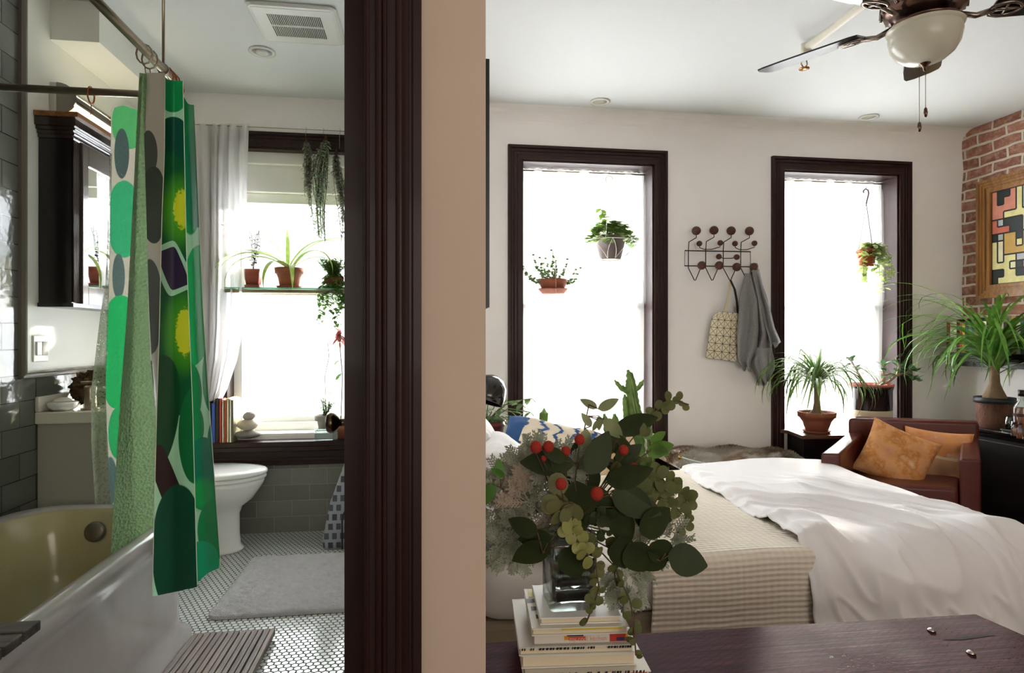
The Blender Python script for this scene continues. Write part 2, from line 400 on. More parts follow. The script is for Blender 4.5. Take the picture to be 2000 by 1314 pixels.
# ---- windows
def casing(mb, x0, x1, z0, z1, w=.085, y=YB, bottom=None):
    # moulded flat casing around three sides: stepped profile
    for (a, b, d) in ((0, .35, .016), (.35, .8, .011), (.8, 1.0, .024)):
        A, B = w*a, w*b
        mb.box(x0-B, x0-A, y-d, y+.002, z0, z1+B); mb.box(x1+A, x1+B, y-d, y+.002, z0, z1+B); mb.box(x0-A, x1+A, y-d, y+.002, z1+A, z1+B)
    for k in (.3, .55, .78):     # beads
        A = w*k
        mb.tube([(x0-A, y-.014, z0), (x0-A, y-.014, z1+A), (x1+A, y-.014, z1+A), (x1+A, y-.014, z0)], .004, 6)
def window(i, W, label, casing_to_floor, sill, zrail):
    x0, x1, z0, z1 = W; o = thing('window_%d' % i, ((x0+x1)/2, YB, z0), kind='structure')
    m = MB(); casing(m, x0, x1, 0.02 if casing_to_floor else z0-.02, z1); m.build('casing', dark_wood, o, smooth=False)
    m = MB(); d = .17        # wooden lining of the deep opening
    m.box(x0-.001, x0+.012, YB-.002, YB+d, z0, z1); m.box(x1-.012, x1+.001, YB-.002, YB+d, z0, z1); m.box(x0, x1, YB-.002, YB+d, z1-.012, z1+.001)
    m.build('lining', dark_wood, o, smooth=False)
    m = MB()
    if sill == 'white': m.box(x0, x1, YB-.01, YB+.27, z0-.03, z0+.03)
    m.box(x0+.012, x1-.012, YB+d, YB+d+.09, z0, z0+.06) if sill == 'white' else None
    if sill == 'white': m.build('sill', white_frame, o, smooth=False, bevel=.004)
    yf = YB+.18; f = .045
    def sash(y, za, zb, nm, tb=None):
        m = MB(); m.box(x0+.012, x0+.012+f, y, y+.035, za, zb); m.box(x1-.012-f, x1-.012, y, y+.035, za, zb)
        m.box(x0+.012, x1-.012, y, y+.035, zb-f, zb); m.box(x0+.012, x1-.012, y, y+.035, za, za+f)
        s = m.build(nm, white_frame, o, smooth=False)
        MB().box(x0+.04, x1-.04, y+.014, y+.020, za+.02, zb-.02).build('pane', pane, s, smooth=False)
    sash(yf+.04, zrail-.02, z1-.012, 'sash'); sash(yf, z0+.03, zrail+.03, 'sash')
    portal(x0, x1, YB+.29, z0, z1, True)
    return o
w1 = window(1, W1, '', False, 'dark', 1.42)
window(2, W2, '', True, 'white', 1.345); window(3, W3, '', True, 'white', 1.345)
# bathroom window: deep dark sill with stepped apron
m = MB().box(W1[0]-.10, W1[1]+.1, YB-.10, YB+.18, .517, .547).box(W1[0]-.09, W1[1]+.09, YB-.085, YB, .487, .517).box(W1[0]-.085, W1[1]+.085, YB-.04, YB, .40, .487).box(W1[0]-.085, W1[1]+.085, YB-.05, YB, .425, .445)
m.build('sill', dark_wood_h, w1, smooth=False, bevel=.004)
MB().box(W1[0]+.012, W1[1]-.012, YB+.10, YB+.17, 2.02, 2.25).box(W1[0]+.012, W1[1]-.012, YB+.06, YB+.10, 2.18, 2.25).box(W1[0]+.012, W1[1]-.012, YB+.14, YB+.18, 1.96, 2.02).box(W1[0]+.012, W1[0]+.06, YB+.12, YB+.18, .55, 2.2).build('header', white_frame, w1, smooth=False, bevel=.003)
MB().box(W1[0]+.02, W1[1]-.02, YB+.12, YB+.18, .547, .625).build('stool', white_frame, w1, smooth=False)
# frosted film on the lower pane, ragged edge
fm = sheer_mat('frosted_film', 'ffffff', .45, .95)
MB().grid(lambda u, v: Vector((W1[0]+.075+u*(W1[1]-W1[0]-.15)+.004*noise.noise(Vector((0,v*40,u*3)))*(1 if u in (0,1) else 0), YB+.176, .655+v*.70+.006*noise.noise(Vector((u*60,0,v)))*(1 if v in (0,1) else 0))), 50, 30).build('frosted_film', fm, w1)
# ---- door casing and door leaf
m = MB(); y = YN
for (a, b, d) in ((.00, .20, .012), (.20, .32, .022), (.32, .62, .016), (.62, .86, .026), (.86, 1.0, .034)):
    A = JX+.098*a; B = JX+.098*b; m.box(A, B, y-d, y+.002, 0, 2.14+.098*b); m.box(-.86-.098*b-.0, -.86-.098*a, y-d, y+.002, 0, 2.14+.098*b); m.box(-.86-.098*a, A, y-d, y+.002, 2.14+.098*a, 2.14+.098*b)
for k, r in ((.05,.005),(.26,.006),(.36,.004),(.60,.005),(.72,.008),(.90,.009)):
    A = JX+.098*k; m.tube([(A, y-.022 if k > .1 else y-.01, 0), (A, y-.022 if k > .1 else y-.01, 2.14+.098*k)], r, 8)
struct(m.build('door_casing', dark_wood, smooth=False))
m = MB().box(JX-.0, -.03, YN, YN+.12, 0, 2.16).box(-.90, -.86, YN, YN+.12, 0, 2.16).box(-.86, JX, YN, YN+.12, 2.14, 2.16)
struct(m.build('door_jamb', dark_wood, smooth=False))
H0 = Vector((-.1165, YN+.125, 0)); H1 = Vector((-.1925, 1.93, 0)); dd = (H1-H0).normalized(); nn = Vector((-dd.y, dd.x, 0)); wd = (H1-H0).length
d1 = thing('door_1', H0, kind='structure')
m = MB(); R = Matrix((dd, nn, Vector((0,0,1)))).transposed()
def dbox(a, b, c, d, z0, z1, mm): n = MB().box(a, b, c, d, z0, z1); mm.add([H0+R@v for v in n.v], n.f)
dbox(0, .11, 0, .038, .01, 2.13, m); dbox(wd-.11, wd, 0, .036, .01, 2.13, m)
for z0, z1 in ((.01, .22), (1.0, 1.12), (2.0, 2.13)): dbox(.11, wd-.11, 0, .036, z0, z1, m)
fr = m.build('frame', dark_wood, d1, smooth=False)
for z0, z1 in ((.22, 1.0), (1.12, 2.0)):
    m = MB(); dbox(.11, wd-.11, .012, .024, z0, z1, m); m.build('panel', dark_wood, d1, smooth=False)
kb = H0+dd*(wd-.05)+Vector((0,0,.895))
m = MB().lathe([(.026,.0),(.026,.004),(.012,.008),(.011,.028),(.02,.034),(.029,.044),(.031,.054),(.026,.064),(.012,.068)], kb+nn*.036, 24, nn)
m.build('knob', mat('aged_brass', '6b5a48', .25, 1), d1)
# ================================================================ BATHROOM
G0, G1, G2, G3, MINT, YEL = '0a4a26', '0b3f2c', '0f7a40', '11924e', '9cc7a2', 'c3c82a'
def pl(curve, y):
    if y <= curve[0][0]: return curve[0][1]
    for (a, b), (c, d) in zip(curve, curve[1:]):
        if y <= c: return b+(d-b)*(y-a)/(c-a)
    return curve[-1][1]
def cr(p0, p1, p2, p3, t):
    return .5*((2*p1)+(p2-p0)*t+(2*p0-5*p1+4*p2-p3)*t*t+(3*p1-p0-3*p2+p3)*t**3)
def drape(mb, ribs, rows=40, seg=8, tension=.5):
    # ribs: (list of (row, column) down the fold, depth at top, depth at bottom, uv offset, z offset)
    P = []
    for (cv, Ya, Yb, off) in ribs:
        y0, y1 = cv[0][0], cv[-1][0]; col = []
        for j in range(rows+1):
            t = j/rows; y = y0+(y1-y0)*t; x = pl(cv, y)
            col.append((at(x, y, Y=Ya+(Yb-Ya)*t), x/100+off, y/100))
        P.append(col)
    n = len(P); vs = []; uvs = []; cols = (n-1)*seg+1
    for c in range(cols):
        i = min(c//seg, n-2); t = (c-i*seg)/seg
        q = [P[max(i-1,0)], P[i], P[i+1], P[min(i+2,n-1)]]
        for j in range(rows+1):
            a = q[1][j][0].lerp(q[2][j][0], t); b = cr(q[0][j][0], q[1][j][0], q[2][j][0], q[3][j][0], t)
            vs.append(a.lerp(b, tension)); uvs.append((q[1][j][1]+(q[2][j][1]-q[1][j][1])*t, q[1][j][2]+(q[2][j][2]-q[1][j][2])*t))
    fs = []; b0 = len(mb.f)
    for c in range(cols-1):
        for j in range(rows): fs.append((c*(rows+1)+j, (c+1)*(rows+1)+j, (c+1)*(rows+1)+j+1, c*(rows+1)+j+1))
    mb.add(vs, fs)
    for k, f in enumerate(fs): mb.uv[b0+k] = [uvs[q] for q in f]
    return mb
def ellipse_cloth(name, bgc, ell, tl=.45, rough=.55, tp=0, bumpy=0):
    t = NT(name); tc = t.n('ShaderNodeTexCoord'); sp = t.n('ShaderNodeSeparateXYZ'); t.l(tc.outputs['UV'], sp.inputs[0]); x, y = sp.outputs[0], sp.outputs[1]
    col = bgc
    for (cx, cy, rx, ry, rot, c, soft) in ell:
        a = math.radians(rot); dx = t.mth('SUBTRACT', x, cx/100); dy = t.mth('SUBTRACT', y, cy/100)
        if rot:
            u = t.mth('ADD', t.mth('MULTIPLY', dx, math.cos(a)), t.mth('MULTIPLY', dy, math.sin(a)))
            v = t.mth('SUBTRACT', t.mth('MULTIPLY', dy, math.cos(a)), t.mth('MULTIPLY', dx, math.sin(a)))
        else: u, v = dx, dy
        pw = 8 if c in ('2a1f33', '2a1614') or (c == MINT and rx == 29) else 2
        d = t.mth('ADD', t.mth('POWER', t.mth('MULTIPLY', u, 100/rx), pw), t.mth('POWER', t.mth('MULTIPLY', v, 100/ry), pw))
        if c == YEL: d = t.mth('ADD', d, t.mth('MULTIPLY_ADD', t.noise(tc.outputs['UV'], 16, 3), 1.6, -.8))
        mr = t.n('ShaderNodeMapRange'); mr.inputs[1].default_value = 1-soft; mr.inputs[2].default_value = 1+soft*.2; mr.inputs[3].default_value = 1; mr.inputs[4].default_value = 0
        mr.interpolation_type = 'SMOOTHSTEP'; t.l(d, mr.inputs[0]); col = t.mix(mr.outputs[0], col, c)
    if isinstance(col, str): t.b.inputs[0].default_value = lin(col)
    else: t.l(col, t.b.inputs[0])
    t.b.inputs['Roughness'].default_value = rough
    tr = t.n('ShaderNodeBsdfTranslucent')
    if isinstance(col, str): tr.inputs[0].default_value = lin(col)
    else: t.l(col, tr.inputs[0])
    ms = t.n('ShaderNodeMixShader'); ms.inputs[0].default_value = tl; t.l(t.b.outputs[0], ms.inputs[1]); t.l(tr.outputs[0], ms.inputs[2])
    last = ms.outputs[0]
    if bumpy:
        v = t.coord('Object'); vo = t.n('ShaderNodeTexVoronoi'); vo.inputs['Scale'].default_value = 110; t.l(v, vo.inputs[0])
        h = t.mth('SUBTRACT', .5, vo.outputs[0]); b = t.bump(h, bumpy, .004); t.l(b.outputs[0], tr.inputs['Normal'])
        if tp:
            tn = t.n('ShaderNodeBsdfTransparent'); tn.inputs[0].default_value = (.93,.95,.92,1)
            m2 = t.n('ShaderNodeMixShader'); f = t.ramp(vo.outputs[0], [(.15, (1-tp,)*3), (.45, (min(1, 1.35-tp),)*3)])
            t.l(f, m2.inputs[0]); t.l(tn.outputs[0], m2.inputs[1]); t.l(last, m2.inputs[2]); last = m2.outputs[0]
    t.l(last, t.out.inputs[0]); return t.mat
 
D = 1000
front = [(338,170,34,50,0,G2,.06),(338,305,44,78,0,'06402f',.05),(328,420,52,125,0,G0,.05),(352,412,42,80,0,'3f8a1c',1.0),(355,408,17,40,0,YEL,.35),
 (330,680,62,140,0,G0,.04),(357,650,42,90,0,'3f8a1c',1.0),(360,648,18,48,0,YEL,.3),(336,524,29,50,-25,MINT,.06),(338,524,20,40,-22,'2a1f33',.06),
 (300,820,48,130,10,'0a3d1e',.05),(378,850,30,95,0,'0d6030',.05),(322,930,20,62,-22,'2a1614',.06),(348,1075,52,130,0,'06402a',.05),
 (372+D,290,30,170,0,G2,.05),(372+D,310,18,60,0,G3,1),(386+D,345,40,100,0,'0b7048',.05),(388+D,540,26,62,0,G3,.05),(372+D,650,40,70,8,G3,.05),
 (372+D,770,22,62,0,'0d7a40',.05),(380+D,835,18,45,0,'0d7a40',.05),(412+D,735,18,70,0,G2,.05),(396+D,925,34,72,0,'08684a',.04),(420+D,860,16,40,0,'0d7048',.05),
 (394+D,965,30,36,0,'128a44',.8),(418+D,1035,32,60,0,G2,.04),(394+D,1098,34,42,0,'109060',.04),
 (290-D,300,17,46,0,'4a5046',.06),(300-D,400,26,76,0,'3c4238',.05),(292-D,600,26,95,0,'42483c',.05),(270-D,170,26,40,0,'98a088',.8)]
green_cloth = ellipse_cloth('leaf_print_cloth', MINT, front, .38)
back_cloth = ellipse_cloth('leaf_print_reverse', 'b3ab9c', [e for e in front if e[0] < 0], .25)
rodz = 1.975; RX = -.80
m = MB()
rb = [([(142,283),(243,281),(605,291),(700,296),(825,307),(900,309),(1030,309)], 1.84, 2.10, -10),
      ([(142,322),(300,321),(420,316),(640,311),(800,306),(1100,300)], 1.88, 2.16, -10)]
sc1 = thing('shower_curtain', (RX, 2.1, .33), 'green shower curtain with overlapping leaf discs bunched at the rod corner, outside the tub', 'shower curtain')
drape(MB(), rb, 40, 6).build('reverse_fold', back_cloth, sc1)
rf = [([(154,322),(300,321),(420,316),(640,311),(800,306),(1165,297)], 1.90, 1.98, 0),
      ([(157,340),(1156,340)], 1.93, 1.98, 0),
      ([(158,357),(500,364),(800,376),(1146,385)], 1.90, 1.92, 0)]
drape(MB(), rf, 60, 8).build('front_fold', green_cloth, sc1)
rd = [([(170,348),(500,352),(800,364),(1150,372)], 2.14, 2.12, 10),
      ([(202,367),(600,380),(1120,405)], 2.12, 2.16, 10),
      ([(205,379),(420,388),(600,396),(800,409),(1108,431)], 2.20, 2.24, 10)]
drape(MB(), rd, 60, 8).build('side_fold', green_cloth, sc1)
hem = MB()
for cv, Ya, Yb in ((rf[2][0], 1.898, 1.918), (rd[2][0], 2.198, 2.238), (rf[0][0], 1.898, 1.978)):
    y0, y1 = cv[0][0], cv[-1][0]
    hem.tube([at(pl(cv, y0+(y1-y0)*k/30)+.3, y0+(y1-y0)*k/30, Y=Ya+(Yb-Ya)*k/30) for k in range(31)], .0011, 5)
hem.build('hem', mat('hem_white', 'e9e4d4', .7), sc1)
A = [(252,240,34,52,0,'5fbf76',.06),(238,300,14,50,0,'4a5c58',.1),(242,428,34,76,0,'3fb47c',.05),(232,540,12,46,0,'5a6c68',.15),(236,642,36,66,0,'2cb466',.05),
     (226,738,26,60,0,'30b466',.05),(232,846,20,52,0,'36b068',.05),(216,940,14,50,0,'58706c',.2)]
liner_cloth = ellipse_cloth('leaf_print_behind_liner', 'dfd8c6', A, .5, bumpy=.6)
sc2 = drape(MB(), [([(213,217),(500,214),(700,206),(860,208),(985,214)], 2.28, 2.33, 0), ([(206,240),(600,232),(985,236)], 2.262, 2.31, 0), ([(216,272),(600,262),(985,256)], 2.28, 2.33, 0)], 50, 6).build('shower_curtain', liner_cloth)
tag(sc2, 'pale end of the leaf-print curtain hanging from the cross rod, behind the liner', 'shower curtain')
film = ellipse_cloth('bubble_liner', 'a9ad98', [], .5, .25, tp=.62, bumpy=1.0)
film2 = ellipse_cloth('bubble_liner_green', '88a578', [], .5, .25, tp=.12, bumpy=1.0)
ln = drape(MB(), [([(300,214),(531,210),(613,196),(680,188),(763,178),(860,178),(985,186)], 2.24, 2.27, 0), ([(300,216),(600,204),(760,190),(985,198)], 2.245, 2.255, 0), ([(300,219),(613,212),(760,206),(985,216)], 2.24, 2.27, 0)], 50, 5).build('shower_liner', film)
tag(ln, 'clear bubble-textured liner strip beside the sink, left edge of the curtains', 'shower liner')
ln = drape(MB(), [([(142,272),(366,261),(613,248),(763,236),(969,223),(1120,214)], 1.80, 2.16, 0), ([(143,279),(366,268),(613,262),(763,258),(969,262),(1120,266)], 1.83, 2.24, 0),
   ([(144,287),(243,284),(605,290),(700,294),(825,306),(1030,312),(1120,316)], 1.82, 2.30, 0)], 60, 7).build('shower_liner', film2)
tag(ln, 'greenish frosted liner fold hanging inside the tub, left of the dark green fold', 'shower liner')
# rods and hooks
rod = thing('shower_rod', (RX, 2.25, rodz), 'bent nickel shower rod running above the tub with a ceiling stay', 'curtain rod')
path = [Vector((RX, YN+.15, rodz)), Vector((RX, 2.12, rodz))]+[Vector((RX-.13+.13*math.cos(a), 2.12+.13*math.sin(a), rodz)) for a in [k*PI/16 for k in range(1, 9)]]+[Vector((XL+.01, 2.25, rodz))]
MB().tube(path, .0125, 14).build('rod', nickel, rod)
MB().tube([(RX, 2.03, rodz), (RX, 2.03, ZC)], .0045, 8).lathe([(.0,-.004),(.017,-.004),(.017,.004),(0,.004)], (RX, 2.03, rodz+.0), 14, (0,1,0)).build('ceiling_stay', nickel, rod)
MB().lathe([(.0125,0),(.03,.0),(.03,.008),(.0125,.012)], (XL+.012, 2.25, rodz), 20, (1,0,0)).build('flange', nickel, rod)
copper = mat('copper_ring', 'a4552f', .35, .9)
for i, (x, y, ay) in enumerate(((RX, 1.90, 1), (RX, 1.935, 1), (RX, 2.05, 1), (RX, 2.075, 1), (RX, 2.10, 1), (-1.115, 2.25, 0), (RX-.025, 2.185, 1), (RX-.012, 2.165, 1))):
    dx = Vector((1,0,0)) if ay else Vector((0,1,0)); c = Vector((x, y, rodz-.012)); q = []
    for k in range(12): q.append(c+dx*(.022*math.cos(2*PI*k/12))+Vector((0,0,1))*(.028*math.sin(2*PI*k/12)))
    o = MB().tube(q, .0025, 6, True).tube([c-Vector((0,0,.028)), c+Vector((0,0,-.058))+dx*.004, c+Vector((0,0,-.066))-dx*.004], .0015, 5).build('curtain_ring', copper if i in (2,3,4,5,6,7) else nickel)
    tag(o, ['chrome double hook where the pale liner top meets the rod', 'copper ring crowded among others on the rod bend above the green folds', 'single copper ring on the cross rod above the pale curtain'][0 if i < 2 else (2 if i == 5 else 1)], 'curtain ring', 'curtain rings on the shower rod')
# ---- bathtub
def rrect(cx, cy, hx, hy, r, z, n=8):
    r = min(r, hx, hy); out = []
    for (sx, sy, a0) in ((1,1,0),(-1,1,PI/2),(-1,-1,PI),(1,-1,3*PI/2)):
        for k in range(n+1):
            a = a0+PI/2*k/n; out.append(Vector((cx+sx*(hx-r)+r*math.cos(a), cy+sy*(hy-r)+r*math.sin(a), z)))
    return out
tx0, tx1, ty0, ty1 = XL+.016, -.872, 1.24, 2.60
cx, cy, hx, hy = (tx0+tx1)/2, (ty0+ty1)/2, (tx1-tx0)/2, (ty1-ty0)/2
tub = thing('bathtub', (cx, cy, 0), 'white enamelled bathtub with rolled rim and cream inside along the tiled wall', 'bathtub')
ex = MB(); R = []
for (i, z) in ((.0,0),(.0,.03),(.03,.045),(.034,.12),(.036,.30),(.03,.40),(.018,.43),(.004,.445),(-.002,.46),(-.004,.478),(.002,.492),(.014,.502),(.03,.505),(.05,.502),(.06,.495)):
    R.append(rrect(cx, cy, hx-i, hy-i, .16, z))
ex.loft(R, False, False)
ex.build('shell', mat('tub_enamel', 'bdb8b4', .16, coat=.5, var=.12, vs=4), tub)
R = [rrect(cx, cy, hx-i, hy-i, max(.04, .15), z) for (i, z) in ((.06,.495),(.07,.48),(.085,.40),(.10,.28),(.125,.17),(.17,.115),(.24,.10))]
MB().loft(list(reversed(R)), False, False).add(R[-1], [tuple(range(len(R[-1])))]).build('basin', mat('tub_cream', 'b6ae84', .2, coat=.4), tub)
c = at(184, 1040, Y=ty1-.108)
MB().lathe([(.0,.0),(.034,.0),(.038,.004),(.036,.012),(.028,.016),(0,.017)], c+Vector((0,.012,0)), 28, (0,-1,.12)).build('overflow_cover', mat('worn_chrome', '7d7468', .35, .8), tub)
# wooden tray across the near end of the tub
tw = wood_mat('grey_teak', '5d5147', '2f2721', .6, 0, 10, .5)
m = MB()
for k in range(3): m.box(XL+.02, -.835, 1.30+k*.062, 1.30+k*.062+.058, .506, .528)
tray = m.build('bath_tray', tw, smooth=False, bevel=.003)
tag(tray, 'dark weathered wooden tray laid across the near end of the tub', 'bath tray')
# slatted mat beside the tub
mt = thing('shower_mat', (-.72, 2.1, 0), 'slatted grey-brown wooden duckboard on the floor beside the tub', 'bath mat')
mw = wood_mat('bleached_teak', '8d7c6f', '5f5148', .55, 1, 10, .4)
mx0, mx1, my0, my1 = -.862, -.562, 1.80, 2.455
n = 14
for k in range(n):
    x = mx0+(mx1-mx0)*k/n; MB().box(x, x+(mx1-mx0)/n-(.005 if k % 2 else .0025), my0, my1, .012, .034).build('slat', mw, mt, smooth=False, bevel=.002)
for yy in (my0+.08, my1-.10): MB().box(mx0+.01, mx1-.01, yy, yy+.03, 0, .012).build('batten', mw, mt, smooth=False)
# fluffy bath rug
def rugf(u, v):
    a = abs(2*u-1); b = abs(2*v-1); x = -.885+.66*u; y = 2.625+.70*v
    e = max(0, 1-max(a, b)**14); r = (max(0, a-.86)**2+max(0, b-.86)**2)**.5
    x += (-.885+.33-x)*max(0, r-.12)*.9; y += (2.975-y)*max(0, r-.12)*.9
    z = .028*e**.5+.010*noise.noise(Vector((x*38, y*38, 0)))*e+.006*noise.noise(Vector((x*90, y*90, 3)))*e
    return Vector((x, y, max(.002, z)))
rug = MB().grid(rugf, 130, 130).build('bath_rug', mat('grey_pile', 'dcd9da', .95, bump=1, bs=260, bd=.01, sheen=.3, var=.1, vs=20))
tag(rug, 'fluffy light grey bath rug on the small hexagon tiles', 'rug')
# ---- vanity with basin
vn = thing('vanity', (-1.33, 3.0, 0), 'white vanity cabinet with moulded basin top at the end of the tub', 'vanity')
MB().box(XL+.013, -1.13, 2.70, 3.22, .03, .80).build('cabinet', mat('vanity_paint', 'a9a79a', .4), vn, smooth=False, bevel=.004)
m = MB().box(XL+.012, -1.09, 2.685, 3.25, .80, .848).box(XL+.012, XL+.03, 2.685, 3.25, .848, .91)
m.lathe([(.14,.849),(.15,.856),(.16,.856),(.165,.849)], (-1.32, 2.97, 0), 30, caps=False)
m.build('basin_top', mat('basin_white', 'd9d5c6', .15, coat=.5), vn, smooth=False, bevel=.006)
c = (-1.470, 2.752, .849)
tag(MB().lathe([(.0,0),(.035,0),(.05,.012),(.056,.03),(.052,.034),(.045,.026),(.03,.02),(0,.02)], c, 28).build('soap_dish', porcelain), 'white oval soap dish near the corner of the basin top', 'soap dish')
tag(MB().ball((c[0]+.0, c[1], .888), .035, 14, (1,.7,.35)).build('soap_bar', mat('soap', 'e6e0d0', .5)), 'pale bar of soap lying in the white dish', 'soap')
c = (-1.372, 2.765, .848)
fa = thing('faucet', c, 'brushed metal basin tap standing in front of the sea sponge', 'faucet')
MB().lathe([(.034,0),(.034,.006),(.024,.01),(.021,.06),(.024,.09),(.020,.098),(0,.1)], c, 22).build('body', nickel, fa)
MB().tube([(c[0], c[1], .93), (c[0]+.02, c[1]+.04, .935), (c[0]+.04, c[1]+.075, .92), (c[0]+.042, c[1]+.08, .90)], .009, 10).build('spout', nickel, fa)
MB().tube([(c[0]-.035, c[1], .958), (c[0]+.03, c[1], .962)], .006, 8).build('lever', nickel, fa)
m = MB(); c = Vector((-1.425, 2.90, .925)); n0 = 30
def spf(u, v):
    a = 2*PI*u; b = PI*v; d = Vector((math.sin(b)*math.cos(a), math.sin(b)*math.sin(a), math.cos(b)))
    r = .072*(1+.28*noise.noise(d*7)+.12*noise.noise(d*17)); return c+Vector((d.x*r*1.15, d.y*r, d.z*r))
tag(m.grid(spf, 60, 40).build('sea_sponge', mat('sponge', '6e5534', .95, col2='3e2c18', vs=40, bump=1, bs=90, bd=.02)), 'round brown natural sea sponge at the back of the basin top', 'sponge')
# switch plate
sp = thing('switch_plate', at(77, 680, X=XL+.002), 'white double switch and outlet plate on the wall above the sink', 'switch')
a = at(63, 655, X=XL); b = at(92, 705, X=XL)
MB().box(XL, XL+.006, a.y, b.y, b.z, a.z).build('plate', white_gloss, sp, smooth=False, bevel=.002)
ym = (a.y+b.y)/2
MB().box(XL+.006, XL+.012, a.y+.012, ym-.004, b.z+.025, a.z-.025).build('rocker', white_gloss, sp, smooth=False, bevel=.002)
MB().box(XL+.006, XL+.009, ym+.004, b.y-.010, b.z+.025, a.z-.025).build('outlet', mat('outlet_grey', '8c8880', .5), sp, smooth=False, bevel=.001)
# ---- mirror cabinet
mc = thing('mirror_cabinet', (XL, 3.0, 1.28), 'near-black bathroom cabinet with a mirrored door and wooden top, hung on the left wall', 'cabinet')
cx0, cx1, cy0, cy1, cz0, cz1 = XL+.002, -1.425, 2.73, 3.36, 1.28, 1.98
blk = mat('black_brown_lacquer', '100b0a', .25, coat=.2)
MB().box(cx0, cx1, cy0, cy1, cz0, cz1).box(cx0, cx1+.01, cy0-.008, cy1, cz0-.01, cz0+.006).build('body', blk, mc, smooth=False)
m = MB()
for i, (d, z0, z1) in enumerate(((.006,1.955,1.97),(.012,1.97,1.985),(.020,1.985,2.0),(.028,2.0,2.035))): m.box(cx0, cx1+d, cy0-d, cy1+d, z0, z1)
for k in range(4): m.tube([(cx1+.004+.006*k, cy0-.004-.006*k, 1.955+.018*k), (cx1+.004+.006*k, cy1, 1.955+.018*k)], .006, 8)
m.build('cornice', mat('cornice_lacquer', '2a1d18', .2, coat=.5), mc, smooth=False)
MB().box(cx0, cx1+.04, cy0-.035, cy1+.03, 2.035, 2.055).build('top', wood_mat('honey_wood', '9a6a3c', '6e4522', .4, 1), mc, smooth=False, bevel=.002)
m = MB()
for k in range(5): m.tube([(cx1+.004, cy0+.006+.009*k, cz0+.01), (cx1+.004, cy0+.006+.009*k, 1.955)], .004, 6)
m.build('pilaster', mat('pilaster_lacquer', '3a2c26', .2, coat=.5), mc)
dr = MB().box(cx1, cx1+.016, cy0+.052, cy0+.095, cz0+.006, 1.955).box(cx1, cx1+.016, cy1-.05, cy1, cz0+.006, 1.955).box(cx1, cx1+.016, cy0+.095, cy1-.05, 1.87, 1.955).box(cx1, cx1+.016, cy0+.095, cy1-.05, cz0+.006, cz0+.08).build('door', mat('door_lacquer', '4a403a', .22, coat=.5), mc, smooth=False, bevel=.002)
MB().box(cx1, cx1+.008, cy0+.095, cy1-.05, cz0+.08, 1.87).build('mirror', mat('mirror_silver', 'f2f2f2', .02, 1), dr, smooth=False)
# tube lamp above
lp = thing('wall_lamp', (XL, 3.0, 2.15), 'chrome wall lamp with a half-round glass tube above the mirror cabinet', 'lamp')
ly0, ly1 = 2.80, 3.32; lz = 2.155; lx = XL+.03
MB().box(XL+.002, lx, ly0, ly1, lz-.075, lz+.055).build('back_plate', chrome, lp, smooth=False, bevel=.003)
m = MB()
for yy in (ly0+.004, ly1-.004):
    m = MB(); m.loft([[Vector((lx+.075*math.sin(PI*k/12), y2, lz-.01+.065*math.cos(PI*k/12))) for k in range(13)] for y2 in (yy-.004, yy+.004)]); m.build('end_cap', mat('satin_chrome', '8b8378', .25, .9), lp, smooth=False)
MB().loft([[Vector((lx+.07*math.sin(PI*k/16), y2, lz-.01+.06*math.cos(PI*k/16))) for k in range(17)] for y2 in (ly0+.006, ly1-.006)], False, False).build('glass_tube', glass_mat('tube_glass', 'e9ebe2', gloss=.15), lp)
em = NT('fill_light_tube'); em.b.inputs['Emission Color'].default_value = (1, .86, .66, 1); em.b.inputs['Emission Strength'].default_value = 4.5  # tube glow added as fill light for the bathroom
MB().tube([(lx+.018, ly0+.02, lz-.01), (lx+.018, ly1-.02, lz-.01)], .013, 12).build('fill_light_tube', em.mat, lp)
# ---- toilet
tz = .385; to = thing('toilet', (-1.15, 3.50, 0), 'white porcelain toilet with closed lid between the curtain and the tiled wall', 'toilet')
cyt = 3.49
def egg(x0, x1, hw, z, n=40, k=.62):
    out = []
    for i in range(n):
        a = 2*PI*i/n; c_, s_ = math.cos(a), math.sin(a)
        L = (x1-x0)*k if c_ > 0 else (x1-x0)*(1-k)
        out.append(Vector((x0+(x1-x0)*(1-k)+L*c_, cyt+hw*s_*(1 if c_ > 0 else 1), z)))
    return out
R = [egg(-1.42,-.972,.122,0.0), egg(-1.42,-.968,.124,.014), egg(-1.41,-.985,.112,.034), egg(-1.41,-.990,.108,.10), egg(-1.41,-.990,.108,.20), egg(-1.41,-.975,.118,.238), egg(-1.40,-.925,.150,.275), egg(-1.38,-.89,.172,.325), egg(-1.37,-.868,.182,.36), egg(-1.37,-.862,.185,.385)]
MB().loft(R).build('bowl', porcelain, to)
MB().loft([egg(-1.37,-.857,.187,.387), egg(-1.37,-.853,.19,.392), egg(-1.37,-.853,.19,.402), egg(-1.37,-.857,.187,.407)]).build('seat', porcelain, to)
MB().loft([egg(-1.37,-.853,.19,.411), egg(-1.37,-.848,.193,.416), egg(-1.37,-.848,.193,.428), egg(-1.37,-.858,.186,.436), egg(-1.36,-.90,.15,.441)]).build('lid', porcelain, to)
m = MB(); m.loft([rrect(-1.465, cyt, .065, .20, .03, z) for z in (.385,.42,.72,.735)]); m.build('tank', porcelain, to)
m = MB(); m.loft([rrect(-1.465, cyt, .07, .208, .03, z) for z in (.737,.745,.762,.77)]); m.build('tank_lid', porcelain, to)
